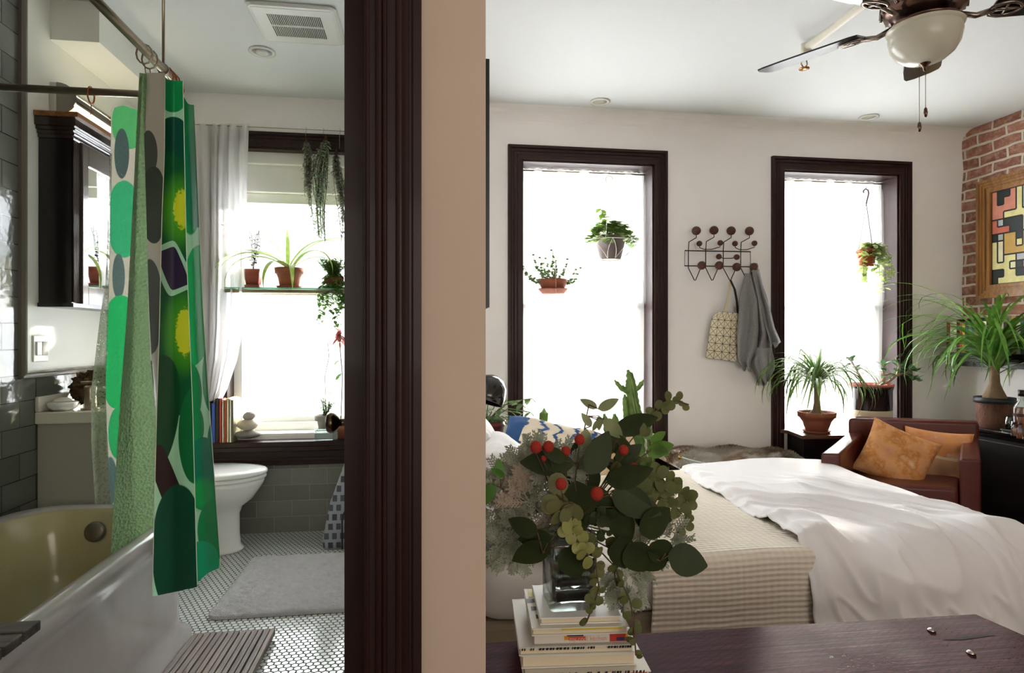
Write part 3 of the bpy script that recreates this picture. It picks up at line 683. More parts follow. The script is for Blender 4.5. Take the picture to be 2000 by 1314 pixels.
# ---- printed canvas bag standing by the door
bt = NT('printed_canvas'); v = bt.coord('Object', (1,1,1)); 
br = bt.n('ShaderNodeTexBrick'); cb = bt.n('ShaderNodeSeparateXYZ'); bt.l(v, cb.inputs[0]); c2 = bt.n('ShaderNodeCombineXYZ'); bt.l(cb.outputs[0], c2.inputs[0]); bt.l(cb.outputs[2], c2.inputs[1]); bt.l(c2.outputs[0], br.inputs[0])
br.inputs['Scale'].default_value = 1; br.inputs['Brick Width'].default_value = .042; br.inputs['Row Height'].default_value = .05; br.inputs['Mortar Size'].default_value = .009
br.inputs[1].default_value = lin('4a4d55'); br.inputs[2].default_value = lin('5c6068'); br.inputs[3].default_value = lin('9fa3aa')
bt.l(br.outputs[0], bt.b.inputs[0]); bt.b.inputs['Roughness'].default_value = .85
bag = thing('canvas_bag', (-.42, 3.5, 0), 'grey canvas sack printed with little arches and windows, standing by the door', 'bag')
def quad(cx_, cy_, hx_, hy_, z): return rrect(cx_, cy_, hx_, hy_, .02, z, 3)
MB().loft([quad(-.36,3.52,.185,.10,0), quad(-.36,3.52,.19,.11,.05), quad(-.35,3.52,.16,.10,.25), quad(-.33,3.52,.12,.08,.42), quad(-.32,3.52,.075,.05,.58), quad(-.31,3.52,.03,.03,.68)]).build('sack', bt.mat, bag)
ink = mat('ink', '33353c', .8); m = MB()
for (zz, hh, dx) in ((.30,.055,-.10),(.40,.045,-.07),(.20,.06,-.135)):
    for k in range(0):
        x = -.36+dx+.055*k+.02; yy = 3.52-.118+max(0, zz-.1)*.07
        m.add([(x, yy-.004, zz), (x+.04, yy-.004, zz), (x+.022, yy+.003, zz+hh), (x, yy+.004, zz), (x+.04, yy+.004, zz), (x+.022, yy+.010, zz+hh)], [(0,1,2),(3,5,4),(0,3,4,1),(1,4,5,2),(2,5,3,0)])
MB().tube([(-.44,3.392,.01)]+[(-.44+.10*(1-math.cos(a)), 3.39+.02*math.sin(a), .16+.10*math.sin(a)) for a in [k*PI/10 for k in range(11)]]+[(-.24,3.392,.01)], .005, 6).build('printed_arch', ink, bag)
# ---- exhaust fan cover and round ceiling fitting
c0 = at(582, 45, Z=ZC)
vf = thing('exhaust_fan', c0, 'square white exhaust fan grille in the bathroom ceiling', 'vent')
m = MB(); R = [rrect(c0.x, c0.y, hx_, hx_*.92, .03, z) for hx_, z in ((.185,ZC-.001),(.188,ZC-.008),(.178,ZC-.016),(.165,ZC-.018))]
m.loft(R, False, False); n = len(R[0])
m.box(c0.x-.165, c0.x-.115, c0.y-.15, c0.y+.15, ZC-.0185, ZC-.0165).box(c0.x+.115, c0.x+.165, c0.y-.15, c0.y+.15, ZC-.0185, ZC-.0165).box(c0.x-.115, c0.x+.115, c0.y-.15, c0.y-.10, ZC-.0185, ZC-.0165).box(c0.x-.115, c0.x+.115, c0.y+.10, c0.y+.15, ZC-.0185, ZC-.0165)
m.build('cover', white_gloss, vf, smooth=False)
m = MB()
for k in range(29): x = c0.x-.114+.228*k/28; m.box(x-.0016, x+.0016, c0.y-.10, c0.y+.10, ZC-.0185, ZC-.014)
m.box(c0.x-.115, c0.x+.115, c0.y-.004, c0.y+.004, ZC-.0188, ZC-.014); m.build('grille', white_gloss, vf, smooth=False)
MB().box(c0.x-.16, c0.x+.16, c0.y-.14, c0.y+.14, ZC-.006, ZC-.002).build('housing', mat('dark_void', '1a1712', .9), vf, smooth=False)
def downlight(px, py, r, label, detail=False):
    c = at(px, py, Z=ZC); o = thing('recessed_light', c, label, 'ceiling light')
    MB().lathe([(r,-.001),(r+.002,-.006),(r-.012,-.009),(r-.018,-.004),(r-.018,-.001)], c, 36, caps=False).build('trim_ring', white_gloss, o)
    MB().lathe([(0,-.0035),(r-.02,-.0035),(r-.02,-.0015),(0,-.0015)], c, 30).build('lamp', mat('lamp_off', 'b8b6a6' if not detail else 'a3a6a4', .5), o)
    if detail: MB().lathe([(.028,-.001),(.03,-.012),(.024,-.014),(.0,-.012)], c, 24, caps=False).build('lens', white_gloss, o)
downlight(512, 100, .062, 'round chrome-edged ceiling light in the bathroom beside the fan grille', True)
# ---- on the bathroom window sill
S1 = .547
cols = [('201a22',.026,.235),('2f56a6',.030,.225),('2a1c1a',.028,.25),('b8452c',.020,.25),('e8dfc8',.016,.245),('c55a30',.018,.24),('d9c9a0',.022,.25),('efe9da',.018,.245),('7d7a55',.012,.24)]
x = at(413, 850, Y=YB-.02).x; labs = ['black','blue','dark brown','brick red','cream','orange','sand-coloured','white','olive']
def book(loc, w, d, h, col, label, group, rz=0, lay=False, spine=-1, cat='book', pages='e9dfc8', extra=None):
    # upright book: w thick (x), d deep (y), h high; spine towards -y
    o = thing('book', loc, label, cat, group); X, Y, Z = loc; t = .002
    cm = mat('book_cover', col, .5)
    R_ = Matrix.Rotation(rz, 3, 'Z')
    def B(mb, *a):
        n = MB().box(*a); mb.add([Vector(loc)+R_@v for v in n.v], n.f); return mb
    if not lay:
        c = MB(); B(c, -w/2, -w/2+t, -d/2, d/2, 0, h); B(c, w/2-t, w/2, -d/2, d/2, 0, h)
        B(c, -w/2, w/2, *((-d/2, -d/2+t) if spine < 0 else (d/2-t, d/2)), 0, h); c.build('cover', cm, o, smooth=False)
        p = MB(); B(p, -w/2+t, w/2-t, -d/2+t, d/2-.004, .003, h-.003); p.build('pages', mat('paper', pages, .9), o, smooth=False)
    else:
        c = MB(); B(c, -w/2, w/2, -d/2, d/2, 0, t); B(c, -w/2, w/2, -d/2, d/2, h-t, h)
        B(c, -w/2, w/2, *((-d/2, -d/2+t) if spine < 0 else (d/2-t, d/2)), 0, h); c.build('cover', cm, o, smooth=False)
        p = MB(); B(p, -w/2+.003, w/2-.003, -d/2+.004, d/2-.004, t, h-t); p.build('pages', mat('paper', pages, .9, bump=.3, bs=200, stretch=(.1,.1,6)), o, smooth=False)
    return o
for i, (cl, w_, h_) in enumerate(cols):
    w_ *= .72
    book((x+w_/2, YB-.005, S1), w_-.001, .15, h_, cl, '%s book standing in the row on the bathroom window sill' % labs[i], 'books on the bathroom sill'); x += w_
def stone(px, py, rx, ry, rz_, label, col, Y=YB-.02, tilt=0):
    c = at(px, py, Y=Y); m = MB(); R_ = Matrix.Rotation(tilt, 3, 'Y')
    def f(u, v):
        a = 2*PI*u; b = PI*v; d = Vector((math.sin(b)*math.cos(a), math.sin(b)*math.sin(a), math.cos(b)))
        k = 1+.10*noise.noise(d*1.4+Vector((px, 0, 0))); return c+R_@Vector((d.x*rx*k, d.y*ry*k, d.z*rz_*k))
    tag(m.grid(f, 28, 18).build('pebble', mat('pebble_stone', col, .7, var=.15, vs=30)), label, 'stone', 'stacked pebbles on the bathroom sill')
stone(484, 848, .074, .05, .0245, 'flat dark grey stone at the bottom of the pebble stack', '857f78')
stone(484, 829, .058, .045, .033, 'speckled beige stone in the middle of the pebble stack', 'b3a795')
stone(487, 812, .036, .03, .026, 'small round grey stone on top of the pebble stack', '9d968d', tilt=-.3)
# white curtain hung to the left of the bathroom window, gathered aside
sheer = sheer_mat('white_voile', 'f4f2f2', .12, .62)
def bcur(u, v):
    y = 242+v*(575); px0 = 384; px1 = pl([(242,486),(560,478),(640,474),(700,464),(760,444),(800,424),(817,414)], y)
    w_ = (px1-px0)/(486-384); a = u*13*PI*.8+2*noise.noise(Vector((u*5, v*1.5, 0)))
    p = at(px0+(px1-px0)*u, y, Y=YB-.05+.016*math.sin(a)+.012*noise.noise(Vector((u*8, v*3, 4))))
    return p
o = MB().grid(bcur, 120, 50).build('window_curtain', sheer); tag(o, 'white voile curtain drawn to the left of the bathroom window', 'curtain')
wa = at(384, 243, Y=YB-.045); wb = Vector((W1[1]+.1, YB-.045, wa.z))
tag(MB().tube([Vector((-1.50, YB-.045, wa.z)), wb], .0022, 6).build('curtain_wire', nickel), 'thin curtain wire stretched above the bathroom window', 'curtain rail')
# ---- glass shelf and its plants
sz = at(570, 567, Y=YB+.02).z
gs = thing('window_shelf', ((W1[0]+W1[1])/2, YB+.04, sz), 'glass shelf across the middle of the bathroom window', 'shelf')
MB().box(W1[0]+.013, W1[1]-.013, YB-.06, YB+.10, sz, sz+.010).build('glass_plate', mat('green_glass', '9fd8c4', .05, trans=.6, coat=.5), gs, smooth=False)
MB().box(W1[0]+.013, W1[1]-.013, YB-.055, YB-.035, sz-.02, sz-.001).build('rail', wood_mat('pale_rail', '9b8c6a', '6e6244', .5, 0), gs, smooth=False)
def pot(o, c, r0, r1, h, m=terracotta, rim=.012, saucer=True, name='pot', soilr=True, n=30):
    c = Vector(c); b = .006 if saucer else 0
    MB().lathe([(0,b),(r0,b),(r0+(r1-r0)*.5,b+h*.5),(r1,b+h-.02-rim),(r1+.006,b+h-.02-rim),(r1+.009,b+h),(r1,b+h),(r1-.006,b+h-.02),(0,b+h-.022)], c, n).build(name, m, o)
    if saucer: MB().lathe([(0,0),(r0+.012,0),(r0+.022,.014),(r0+.016,.014),(r0+.01,.005),(0,.005)], c, n).build('saucer', m, o)
    if soilr: MB().lathe([(0,b+h-.012),(r1-.005,b+h-.014),(r1-.006,b+h-.02),(0,b+h-.02)], c, 20).build('soil', soil, o)
    return c+Vector((0,0,b+h-.014))
# spider plant
c = at(565, 562, Y=YB+.02); c.z = sz+.010
o = thing('spider_plant', c, 'spider plant with long arching leaves in a terracotta pot on the glass shelf', 'potted plant')
tp = pot(o, c, .052, .074, .115)
m = MB(); rg = random.Random(3)
for (ang, L, ri, dr_, w_) in ((3.0,.42,1.30,1.75,.016),(2.9,.40,1.2,1.9,.014),(.1,.34,1.05,1.5,.013),(.3,.42,1.0,1.6,.015),(-.2,.36,1.1,2.1,.014),(3.3,.5,.75,2.9,.017),(3.5,.48,.7,3.0,.018),(-2.6,.40,.6,2.6,.016),(-1.9,.30,.5,2.4,.018),(-1.3,.26,.4,2.3,.018),(.6,.35,.9,2.2,.012),(2.7,.30,.9,2.0,.012),(1.8,.28,1.35,1.0,.012),(-.6,.34,.9,2.6,.014),(3.1,.26,1.0,2.2,.012),(.0,.3,.8,2.4,.012)):
    m.strap(tp+Vector((rg.uniform(-.015,.015), rg.uniform(-.01,.01), 0)), ang, L*1.3, ri, dr_*1.1, w_*1.9, 14)
m.build('foliage', mat('spider_leaf', '6f9a2e', .45, col2='b9c872', vs=16, tl=.10), o)
def sprigs(m, st, base, n, h, spread, leafL, leafW, rg, per=8, lean=(0,0), droop=0, up=True):
    for i in range(n):
        a = rg.uniform(0, 2*PI); rr = rg.uniform(0, spread); L = h*rg.uniform(.6, 1.0)
        d = Vector((math.cos(a)*rr+lean[0], math.sin(a)*rr*.6+lean[1], 1 if up else -1)); pts = []
        for k in range(7):
            t = k/6; pts.append(Vector(base)+Vector((d.x*L*t+rg.uniform(-.004,.004), d.y*L*t, d.z*L*t*(1-droop*t))))
        st.tube(pts, .0016, 5)
        for k in range(per):
            t = .15+.85*k/per; q = pts[min(6, int(t*6))].lerp(pts[min(6, int(t*6)+1)], t*6-int(t*6)); b = rg.uniform(0, 2*PI)
            m.leaf(q, (math.cos(b), math.sin(b)*.8, rg.uniform(-.2,.7)), (0,0,1), leafL*rg.uniform(.7,1.2), leafW, n=3)
# small red pot with wiry plant at the left end of the shelf
c = at(495, 562, Y=YB+.02); c.z = sz+.010
o = thing('herb_pot', c, 'small square red-brown pot with a wiry plant at the left end of the glass shelf', 'potted plant')
m = MB(); m.loft([rrect(c.x, c.y, .035+.006*k, .035+.006*k, .008, c.z+.02+.045*k) for k in range(3)]).loft([rrect(c.x, c.y, .044, .044, .008, c.z+z) for z in (0,.018)])
m.build('pot', mat('red_clay', '8f4436', .6), o); m = MB(); st = MB(); rg = random.Random(8)
sprigs(m, st, c+Vector((0,0,.11)), 6, .24, .45, .030, .018, rg, 8, (.12,0)); st.build('stem', stem_brown, o); m.build('foliage', leaf_dark, o)
# bushy fern-like plant on the right of the shelf
c = at(652, 562, Y=YB+.02); c.z = sz+.010
o = thing('trailing_plant', c, 'bushy fine-leaved trailing plant at the right end of the glass shelf', 'potted plant')
tp = pot(o, c, .04, .05, .07, saucer=False); m = MB(); st = MB(); rg = random.Random(5)
sprigs(m, st, tp, 60, .13, 1.0, .028, .018, rg, 16, (-.1,0))
for i in range(22):
    a = rg.uniform(0, 2*PI); pts = [tp]; L = rg.uniform(.10,.36); e = Vector((math.cos(a)*.075, math.sin(a)*.05-.03, 0))
    for k in range(1, 8): t = k/7; pts.append(tp+e*min(1, t*2)+Vector((rg.uniform(-.01,.01), 0, .03*math.sin(PI*min(1, t*2))-L*max(0, t-.25))))
    st.tube(pts, .0012, 4)
    for q in pts[1:]:
        for _ in range(5): b = rg.uniform(0, 2*PI); m.leaf(q+Vector((rg.uniform(-.012,.012),)*3), (math.cos(b), math.sin(b), rg.uniform(-.8,.2)), (0,0,1), .034, .022, n=3)
st.build('stem', stem_green, o); m.build('foliage', leaf_green, o)
# three herb bunches drying in front of the window
for i, (px, y0, y1, wdt, lab, lm) in enumerate(((597,268,405,.030,'short thin bunch of dried herbs hanging leftmost above the window', leaf_silver),(631,262,478,.052,'longest and fullest bunch of dried herbs hanging over the shelf plants', None),(663,290,480,.030,'bunch of dried herbs half hidden behind the open door', leaf_silver))):
    top = at(px, y0, Y=YB-.045); bot = at(px+(8 if i == 0 else -4 if i == 1 else 2), y1, Y=YB-.045)
    o = thing('herb_bunch', top, lab, 'dried herbs', 'dried herb bunches above the bathroom window')
    hook = MB().tube([Vector((top.x, top.y, wa.z+.012)), Vector((top.x+.006, top.y, wa.z+.004)), Vector((top.x, top.y, wa.z-.02)), top], .0014, 5); hook.build('wire_hook', nickel, o)
    m = MB(); st = MB(); rg = random.Random(20+i); H = (top-bot).length; N = int(24*wdt/.03)
    for s_ in range(N):
        a = rg.uniform(0, 2*PI); off = Vector((math.cos(a), math.sin(a)*.6, 0))*wdt*rg.uniform(.1,1.15); L = H*rg.uniform(.45,1); pts = []
        for k in range(9):
            t = k/8; pts.append(top.lerp(bot, t*L/H)+off*(min(1,t*2.2)*(1.1-.5*t))+Vector((.02*math.sin(t*4+i*2),0,0))*(1 if i else .4))
        st.tube(pts, .0012, 4)
        for k in range(22):
            t = .12+.88*k/22; q = pts[int(t*8)].lerp(pts[min(8,int(t*8)+1)], t*8-int(t*8)); b = rg.uniform(0, 2*PI)
            m.leaf(q, (math.cos(b), math.sin(b), -.5), (0,0,1), rg.uniform(.018,.034), .013, n=2)
    st.build('stem', stem_brown, o); m.build('foliage', lm or mat('dried_green', '98ad88', .8, col2='b9c5ae', vs=20, tl=.12), o)
# pot on a glass block at the right of the sill, red-leaved twig
c = at(636, 851, Y=YB-.02); c.z = S1
gb = MB().box(c.x-.055, c.x+.075, YB-.075, YB+.045, S1, S1+.065).build('glass_block', mat('pale_glass', 'cfe3dc', .08, trans=.7, coat=.5), smooth=False, bevel=.006)
tag(gb, 'clear glass block on the bathroom sill under the little pot', 'glass block')
c = at(636, 851, Y=YB-.02); c.z = S1+.065
o = thing('seedling_pot', c, 'small grey pot of thin leafy stems on a glass block, beside the door knob', 'potted plant')
tp = pot(o, c, .040, .054, .075, mat('grey_clay', '9b958c', .8), saucer=False)
m = MB(); st = MB(); rg = random.Random(11); sprigs(m, st, tp, 12, .12, .5, .034, .018, rg, 9, (.1,0))
pts = [tp, tp+Vector((.0,0,.12)), tp+Vector((-.005,0,.24)), tp+Vector((.02,0,.36)), tp+Vector((.012,0,.44))]; st.tube(pts, .002, 5)
for k in range(14):
    t = .15+.85*k/14; i = int(t*4); q = pts[i].lerp(pts[min(4,i+1)], t*4-i); m.leaf(q, (rg.choice((-1,1)), rg.uniform(-.5,.5), rg.uniform(-.6,.5)), (0,0,1), .055, .026, n=4)
st.tube([tp+Vector((-.01,0,0)), tp+Vector((-.012,0,.50)), tp+Vector((.02,0,.505))], .0015, 5); st.build('stem', stem_brown, o); m.build('foliage', leaf_green, o)
c = c+Vector((.085, .01, 0)); c.z = S1
o = thing('red_leaved_plant', c, 'tall twig plant with dark red pointed leaves, mostly hidden by the door edge', 'potted plant')
tp = pot(o, c, .04, .05, .08, saucer=False); m = MB(); st = MB(); st.tube([tp, tp+Vector((.01,0,.3)), tp+Vector((-.01,0,.56))], .003, 6)
for k in range(26):
    z = .50+.09*rg.random(); a = rg.uniform(0, 2*PI); m.leaf(tp+Vector((-.005,0,z)), (math.cos(a), math.sin(a)*.6, rg.uniform(-.5,.6)), (0,0,1), .08, .024, n=4)
g2 = MB()
for k in range(10): a = rg.uniform(2, 4.4); g2.leaf(tp+Vector((.005,0,.28+.02*k)), (math.cos(a), math.sin(a)*.6, rg.uniform(-.6,.2)), (0,0,1), .08, .03, n=4)
st.build('stem', stem_brown, o); m.build('red_foliage', leaf_red, o); g2.build('green_foliage', leaf_green, o)
# ================================================================ BEDROOM: BED
bed = thing('bed', (1.15, 2.38, 0), 'low upholstered bed with white mattress standing along the windows', 'bed')
bx0, bx1, by0, by1, bz = .16, 2.10, 1.86, 3.05, .45
linen = mat('white_linen', 'e6e2dc', .85, var=.03, vs=4, bump=.25, bs=12, bd=.01, sheen=.1)
MB().box(bx0, bx1-.02, by0+.03, by1, .06, .26).build('base', mat('tan_upholstery', '9b8c74', .85, bump=.3, bs=300), bed, smooth=False, bevel=.02)
def rbox(x0, x1, y0, y1, z0, z1, r=.05):
    R = []
    for (i, z) in ((r*.9,z0),(r*.3,z0+r*.3),(0,z0+r),(0,z1-r),(r*.1,z1-r*.6),(r*.35,z1-r*.25),(r,z1)): R.append(rrect((x0+x1)/2, (y0+y1)/2, (x1-x0)/2-i, (y1-y0)/2-i, .08, z, 5))
    return MB().loft(R)
rbox(bx0, bx1, by0+.02, by1, .26, bz-.012, .04).build('mattress', linen, bed)
for x, y in ((bx0+.08, by0+.1), (bx1-.1, by0+.1), (bx0+.08, by1-.08), (bx1-.1, by1-.08)): MB().box(x-.03, x+.03, y-.03, y+.03, 0, .06).build('leg', dark_wood, bed, smooth=False)
# waffle coverlet over the middle
wt = NT('waffle_cotton'); tc = wt.n('ShaderNodeTexCoord'); sp_ = wt.n('ShaderNodeSeparateXYZ'); wt.l(tc.outputs['UV'], sp_.inputs[0])
nz = wt.noise(tc.outputs['UV'], 5, 3)
hx_ = wt.mth('SINE', wt.mth('MULTIPLY', sp_.outputs[0], 2*PI/.024)); hy_ = wt.mth('SINE', wt.mth('MULTIPLY_ADD', nz, 1.5, wt.mth('MULTIPLY', sp_.outputs[1], 2*PI/.017)))
hh = wt.mth('ADD', wt.mth('MULTIPLY', hx_, .35), hy_)
wt.l(wt.mix(wt.mth('MULTIPLY_ADD', hh, .2, .5, True), 'dccfb8', 'efe9de'), wt.b.inputs[0]); wt.b.inputs['Roughness'].default_value = .9; wt.bump(hh, .5, .004)
def drop(v, flat, r=.035):
    # v metres along the cloth from its top: returns (advance, fall)
    if v <= flat: return v, 0
    a = (v-flat)/r
    if a < PI/2: return flat+r*math.sin(a), r*(1-math.cos(a))
    return flat+r, r+(v-flat-r*PI/2)
def cov(u, v):
    X = .70+u*(1.32-.70); s_ = v*(1.155+.26); adv, fall = drop(s_, 1.155); Y = by1-.02-adv
    k = fall/.25
    return Vector((X+.01*noise.noise(Vector((v*6, 0, 1)))*(u < .5), Y-.010*abs(noise.noise(Vector((X*7, 0, 2))))*k, bz+.004-fall+.006*noise.noise(Vector((X*4, s_*4, 0)))*(1-k)))
o = MB().grid(cov, 60, 120, uv=lambda u, v: (.70+u*.62, v*1.415)).build('coverlet', wt.mat, thick=.008)
tag(o, 'cream waffle-weave coverlet across the middle of the bed, hanging over the near side', 'coverlet')
# duvet
UX, VX = .80, 1.06
def duv(u, v):
    s0 = 1.30-.09*(v)+.02*noise.noise(Vector((v*5, 0, 0)))      # left edge
    a = u*1.25; b = -.10+v*1.56
    ou = max(0, a-UX+.02); ov = max(0, b-VX); ob = max(0, .0-b)
    o_ = math.hypot(ou, ov); R0 = .14
    fall = 0; ax = min(a, UX); ay = min(max(b, 0), VX)
    if o_ > 0:
        th = min(o_/R0, PI/2); h = R0*math.sin(th); dn = R0*(1-math.cos(th))+max(0, o_-R0*PI/2)
        ax += h*ou/o_; ay += h*ov/o_; fall = dn
    if ob > 0: ay -= ob*.3; fall = max(fall, ob*.9)
    Y = 3.03-ay*(3.03-1.965)/VX
    if ov > 0 or True: X = s0+ax*.96
    e = min(1, u/.05); puff = .022*math.sin(PI/2*e)
    puff += .022*math.exp(-((u-.40)/.22)**2-((v-.08)/.14)**2)+.014*math.exp(-((u-.3)/.15)**2-((v-.45)/.2)**2)
    # long diagonal creases across the near half and the drop
    q = Vector((a*3.2-b*2.1, (a*.7+b*1.1)*1.15, 0)); r1 = 1-abs(noise.noise(q+Vector((7,3,0))))*2.4
    q2 = Vector((a*11-b*8, (a+b)*2.0, 5)); r2 = 1-abs(noise.noise(q2))*2.6
    amp = min(1, max(0, (v-.22)*2.6))
    wr = (.042*max(0, r1)**2.5+.016*max(0, r2)**3)*amp+.006*noise.noise(Vector((a*9, b*9, 2)))*(.3+.7*amp)
    kf = min(1, max(0, (a-(UX-.3))/.3)); wr *= 1-.85*kf*kf*(1 if v < .55 else max(0, 1-(v-.55)*4))
    edge = math.exp(-(u/.07)**2); wr += .012*edge*(noise.noise(Vector((b*17, u*20, 9)))+.2)
    n_ = Vector((0,0,1))
    if o_ > 0: n_ = Vector((math.sin(min(o_/R0, PI/2))*ou/o_, -math.sin(min(o_/R0, PI/2))*ov/o_, math.cos(min(o_/R0, PI/2))))
    z = bz+.012-fall; sw = .05*min(1, fall/.3)*math.sin(a*9+1.5*math.sin(b*3))*(1 if ov > 0 else .3)
    p = Vector((X, Y, z))+n_*(puff+wr)+Vector((0, -abs(sw)*.5, 0))
    if u < .02 : p.z -= .010
    p.x -= .05*min(1, fall/.3)*(1-u)*(ov > 0)*-.6
    p.z = max(p.z, .06)
    return p
o = MB().grid(duv, 200, 240).build('duvet', mat('duvet_cotton', 'eceaea', .8, sheen=.1, bump=.1, bs=60, bd=.002), thick=.006)
tag(o, 'puffy white duvet folded back over the foot half of the bed', 'duvet')
# ---- pillows
def pillow(name, c, w_, h_, d_, M, m, label, seam=None, seed=0, cat='pillow', pinch=1.0, uvk=1, group=None):
    c = Vector(c)
    def side(sg):
        def f(u, v):
            a, b = 2*u-1, 2*v-1
            ex = (1-abs(a)**4)*(1-abs(b)**4); t = d_/2*max(0, ex)**.55
            px_ = a*w_/2*(1-.09*pinch*(1-abs(a)**.5*1)*0-.07*pinch*(1-b*b)*abs(a)**3); pz = b*h_/2*(1-.07*pinch*(1-a*a)*abs(b)**3)
            wv = .012*noise.noise(Vector((a*3+seed, b*3, sg)))+.008*(1-abs(noise.noise(Vector((a*6+seed, b*2.2+a*2, 5*sg)))*2))*abs(a*b)**.5
            return c+M@Vector((px_, sg*(t+wv*min(1, ex*4)), pz))
        return f
    m_ = MB(); U = (lambda u, v: (u*uvk, v*uvk))
    m_.grid(side(1), 32, 32, U); b0 = len(m_.f)
    m_.grid(side(-1), 32, 32, U)
    for i in range(b0, len(m_.f)): m_.f[i] = list(reversed(m_.f[i])); m_.uv[i] = list(reversed(m_.uv[i]))
    o = m_.build(name, m); tag(o, label, cat, group); return o
def rot(rz=0, rx=0, ry=0): return Matrix.Rotation(rz, 3, 'Z')@Matrix.Rotation(rx, 3, 'X')@Matrix.Rotation(ry, 3, 'Y')
pm = mat('pillowcase', 'e9e7e6', .85, bump=.3, bs=14, bd=.01)
pillow('pillow', (.36, 2.26, .585), .62, .46, .17, rot(math.radians(82), math.radians(-42)), pm, 'nearest white pillow leaning at the head of the bed, half behind the flowers', seed=1, group=None)
pillow('pillow', (.27, 2.58, .615), .55, .46, .15, rot(math.radians(86), math.radians(-28)), pm, 'white pillow standing behind the nearest white pillow at the head of the bed', seed=2)
pillow('pillow', (.33, 2.08, .53), .50, .40, .13, rot(math.radians(85), math.radians(-62)), pm, 'white pillow lying lowest at the near corner of the bed head', seed=6)
ik = NT('blue_ikat'); tc = ik.n('ShaderNodeTexCoord'); mp = ik.n('ShaderNodeMapping'); mp.inputs[3].default_value = (3, 9, 1); ik.l(tc.outputs['UV'], mp.inputs[0])
w_ = ik.n('ShaderNodeTexWave'); w_.inputs['Scale'].default_value = .55; w_.inputs['Distortion'].default_value = 9; w_.inputs['Detail'].default_value = 3; ik.l(mp.outputs[0], w_.inputs[0])
col = ik.ramp(w_.outputs[1], [(0, '2d5688'), (.08, '4a6a94'), (.2, 'e5d9c0'), (.9, 'e9dfc9')])
sx = ik.n('ShaderNodeSeparateXYZ'); ik.l(tc.outputs['UV'], sx.inputs[0]); col = ik.mix(ik.mth('LESS_THAN', sx.outputs[0], .22), col, '2a5488')
ik.l(col, ik.b.inputs[0]); ik.b.inputs['Roughness'].default_value = .85
pillow('ikat_cushion', (.54, 2.72, .615), .46, .38, .14, rot(math.radians(-12), math.radians(-50), math.radians(14)), ik.mat, 'blue and cream ikat cushion behind the white pillows, below the small cactus', seed=3, cat='cushion')
tn = NT('cream_orange_cloth'); tc = tn.n('ShaderNodeTexCoord'); sx = tn.n('ShaderNodeSeparateXYZ'); tn.l(tc.outputs['UV'], sx.inputs[0])
col = tn.mix(tn.mth('MULTIPLY', tn.mth('GREATER_THAN', sx.outputs[0], .5), tn.mth('LESS_THAN', sx.outputs[0], .72)), 'e0d2ba', 'd79b3f'); tn.l(col, tn.b.inputs[0]); tn.b.inputs['Roughness'].default_value = .85
pillow('lumbar_cushion', (.79, 2.27, .525), .34, .25, .12, rot(math.radians(-25), math.radians(-76)), tn.mat, 'cream cushion with an orange stripe lying on the coverlet behind the flowers', seed=4, cat='cushion')
pillow('peach_cushion', (.84, 2.72, .575), .30, .30, .11, rot(math.radians(8), math.radians(-35)), mat('peach_cotton', 'd9bf9c', .85), 'pale peach cushion behind the flowers, in front of the tall cactus', seed=5, cat='cushion')
# ================================================================ WINDOW DRESSING
sh2 = sheer_mat('window_voile', 'f6f4f2', .20, .74)
def sheer_curtain(x0, x1, zt, zb, label, seed, y=YB+.13):
    o = thing('sheer_curtain', ((x0+x1)/2, y, zb), label, 'curtain')
    xm = x0+(x1-x0)*.56
    for k, (a, b) in enumerate(((x0, xm+.012), (xm-.012, x1))):
        def f(u, v):
            ph = u*(b-a)/.075*PI+1.4*noise.noise(Vector((u*3, v*1.2, seed+k)))
            am = .009+.006*noise.noise(Vector((u*5, v*2, seed)))+.010*(math.exp(-u*7)+math.exp(-(1-u)*7))
            return Vector((a+(b-a)*u+.004*math.cos(ph), y+am*math.sin(ph)+.004*k, zt+.002*math.sin(u*60)*(v == 0)-(zt-zb)*v))
        MB().grid(f, 90, 30).build('panel', sh2, o)
    MB().tube([(x0-.005, y, zt-.014), (x1+.005, y, zt-.014)], .005, 8).build('rod', nickel, o)
sheer_curtain(W2[0]+.014, W2[1]-.014, 2.232, .555, 'sheer white curtain across the left bedroom window, two hanging plants before it', 1)
sheer_curtain(W3[0]+.014, W3[1]-.014, 2.232, .555, 'sheer white curtain across the right bedroom window, behind the ponytail palm', 4)
# ---- hanging plants
YH = YB+.035
def strings(o, top, pts, r=.0014, m=None, name='string', bead=False):
    mb = MB()
    for p in pts:
        if bead:
            q = [top.lerp(p, k/26) for k in range(27)]; mb.tube(q, [.0022 if k % 2 else .0010 for k in range(27)], 5)
        else: mb.tube([top, p], r, 5)
    mb.build(name, m or nickel, o)
def hook(o, p, m, s=1.0, name='hook'):
    q = [Vector((p.x, p.y, p.z+.09*s)), Vector((p.x, p.y, p.z+.062*s))]
    MB().tube(q, .0016*s, 6).tube([Vector((p.x+.022*s*math.cos(a), p.y, p.z+.035*s+.022*s*math.sin(a)*1.1)) for a in [PI*.05+PI*1.15*k/14 for k in range(15)]]+[Vector((p.x-.004*s, p.y, p.z+.002*s)), Vector((p.x, p.y, p.z-.01*s))], .0022*s, 6).build(name, m, o)
wire = mat('white_wire', 'd8d4cc', .4, .3)
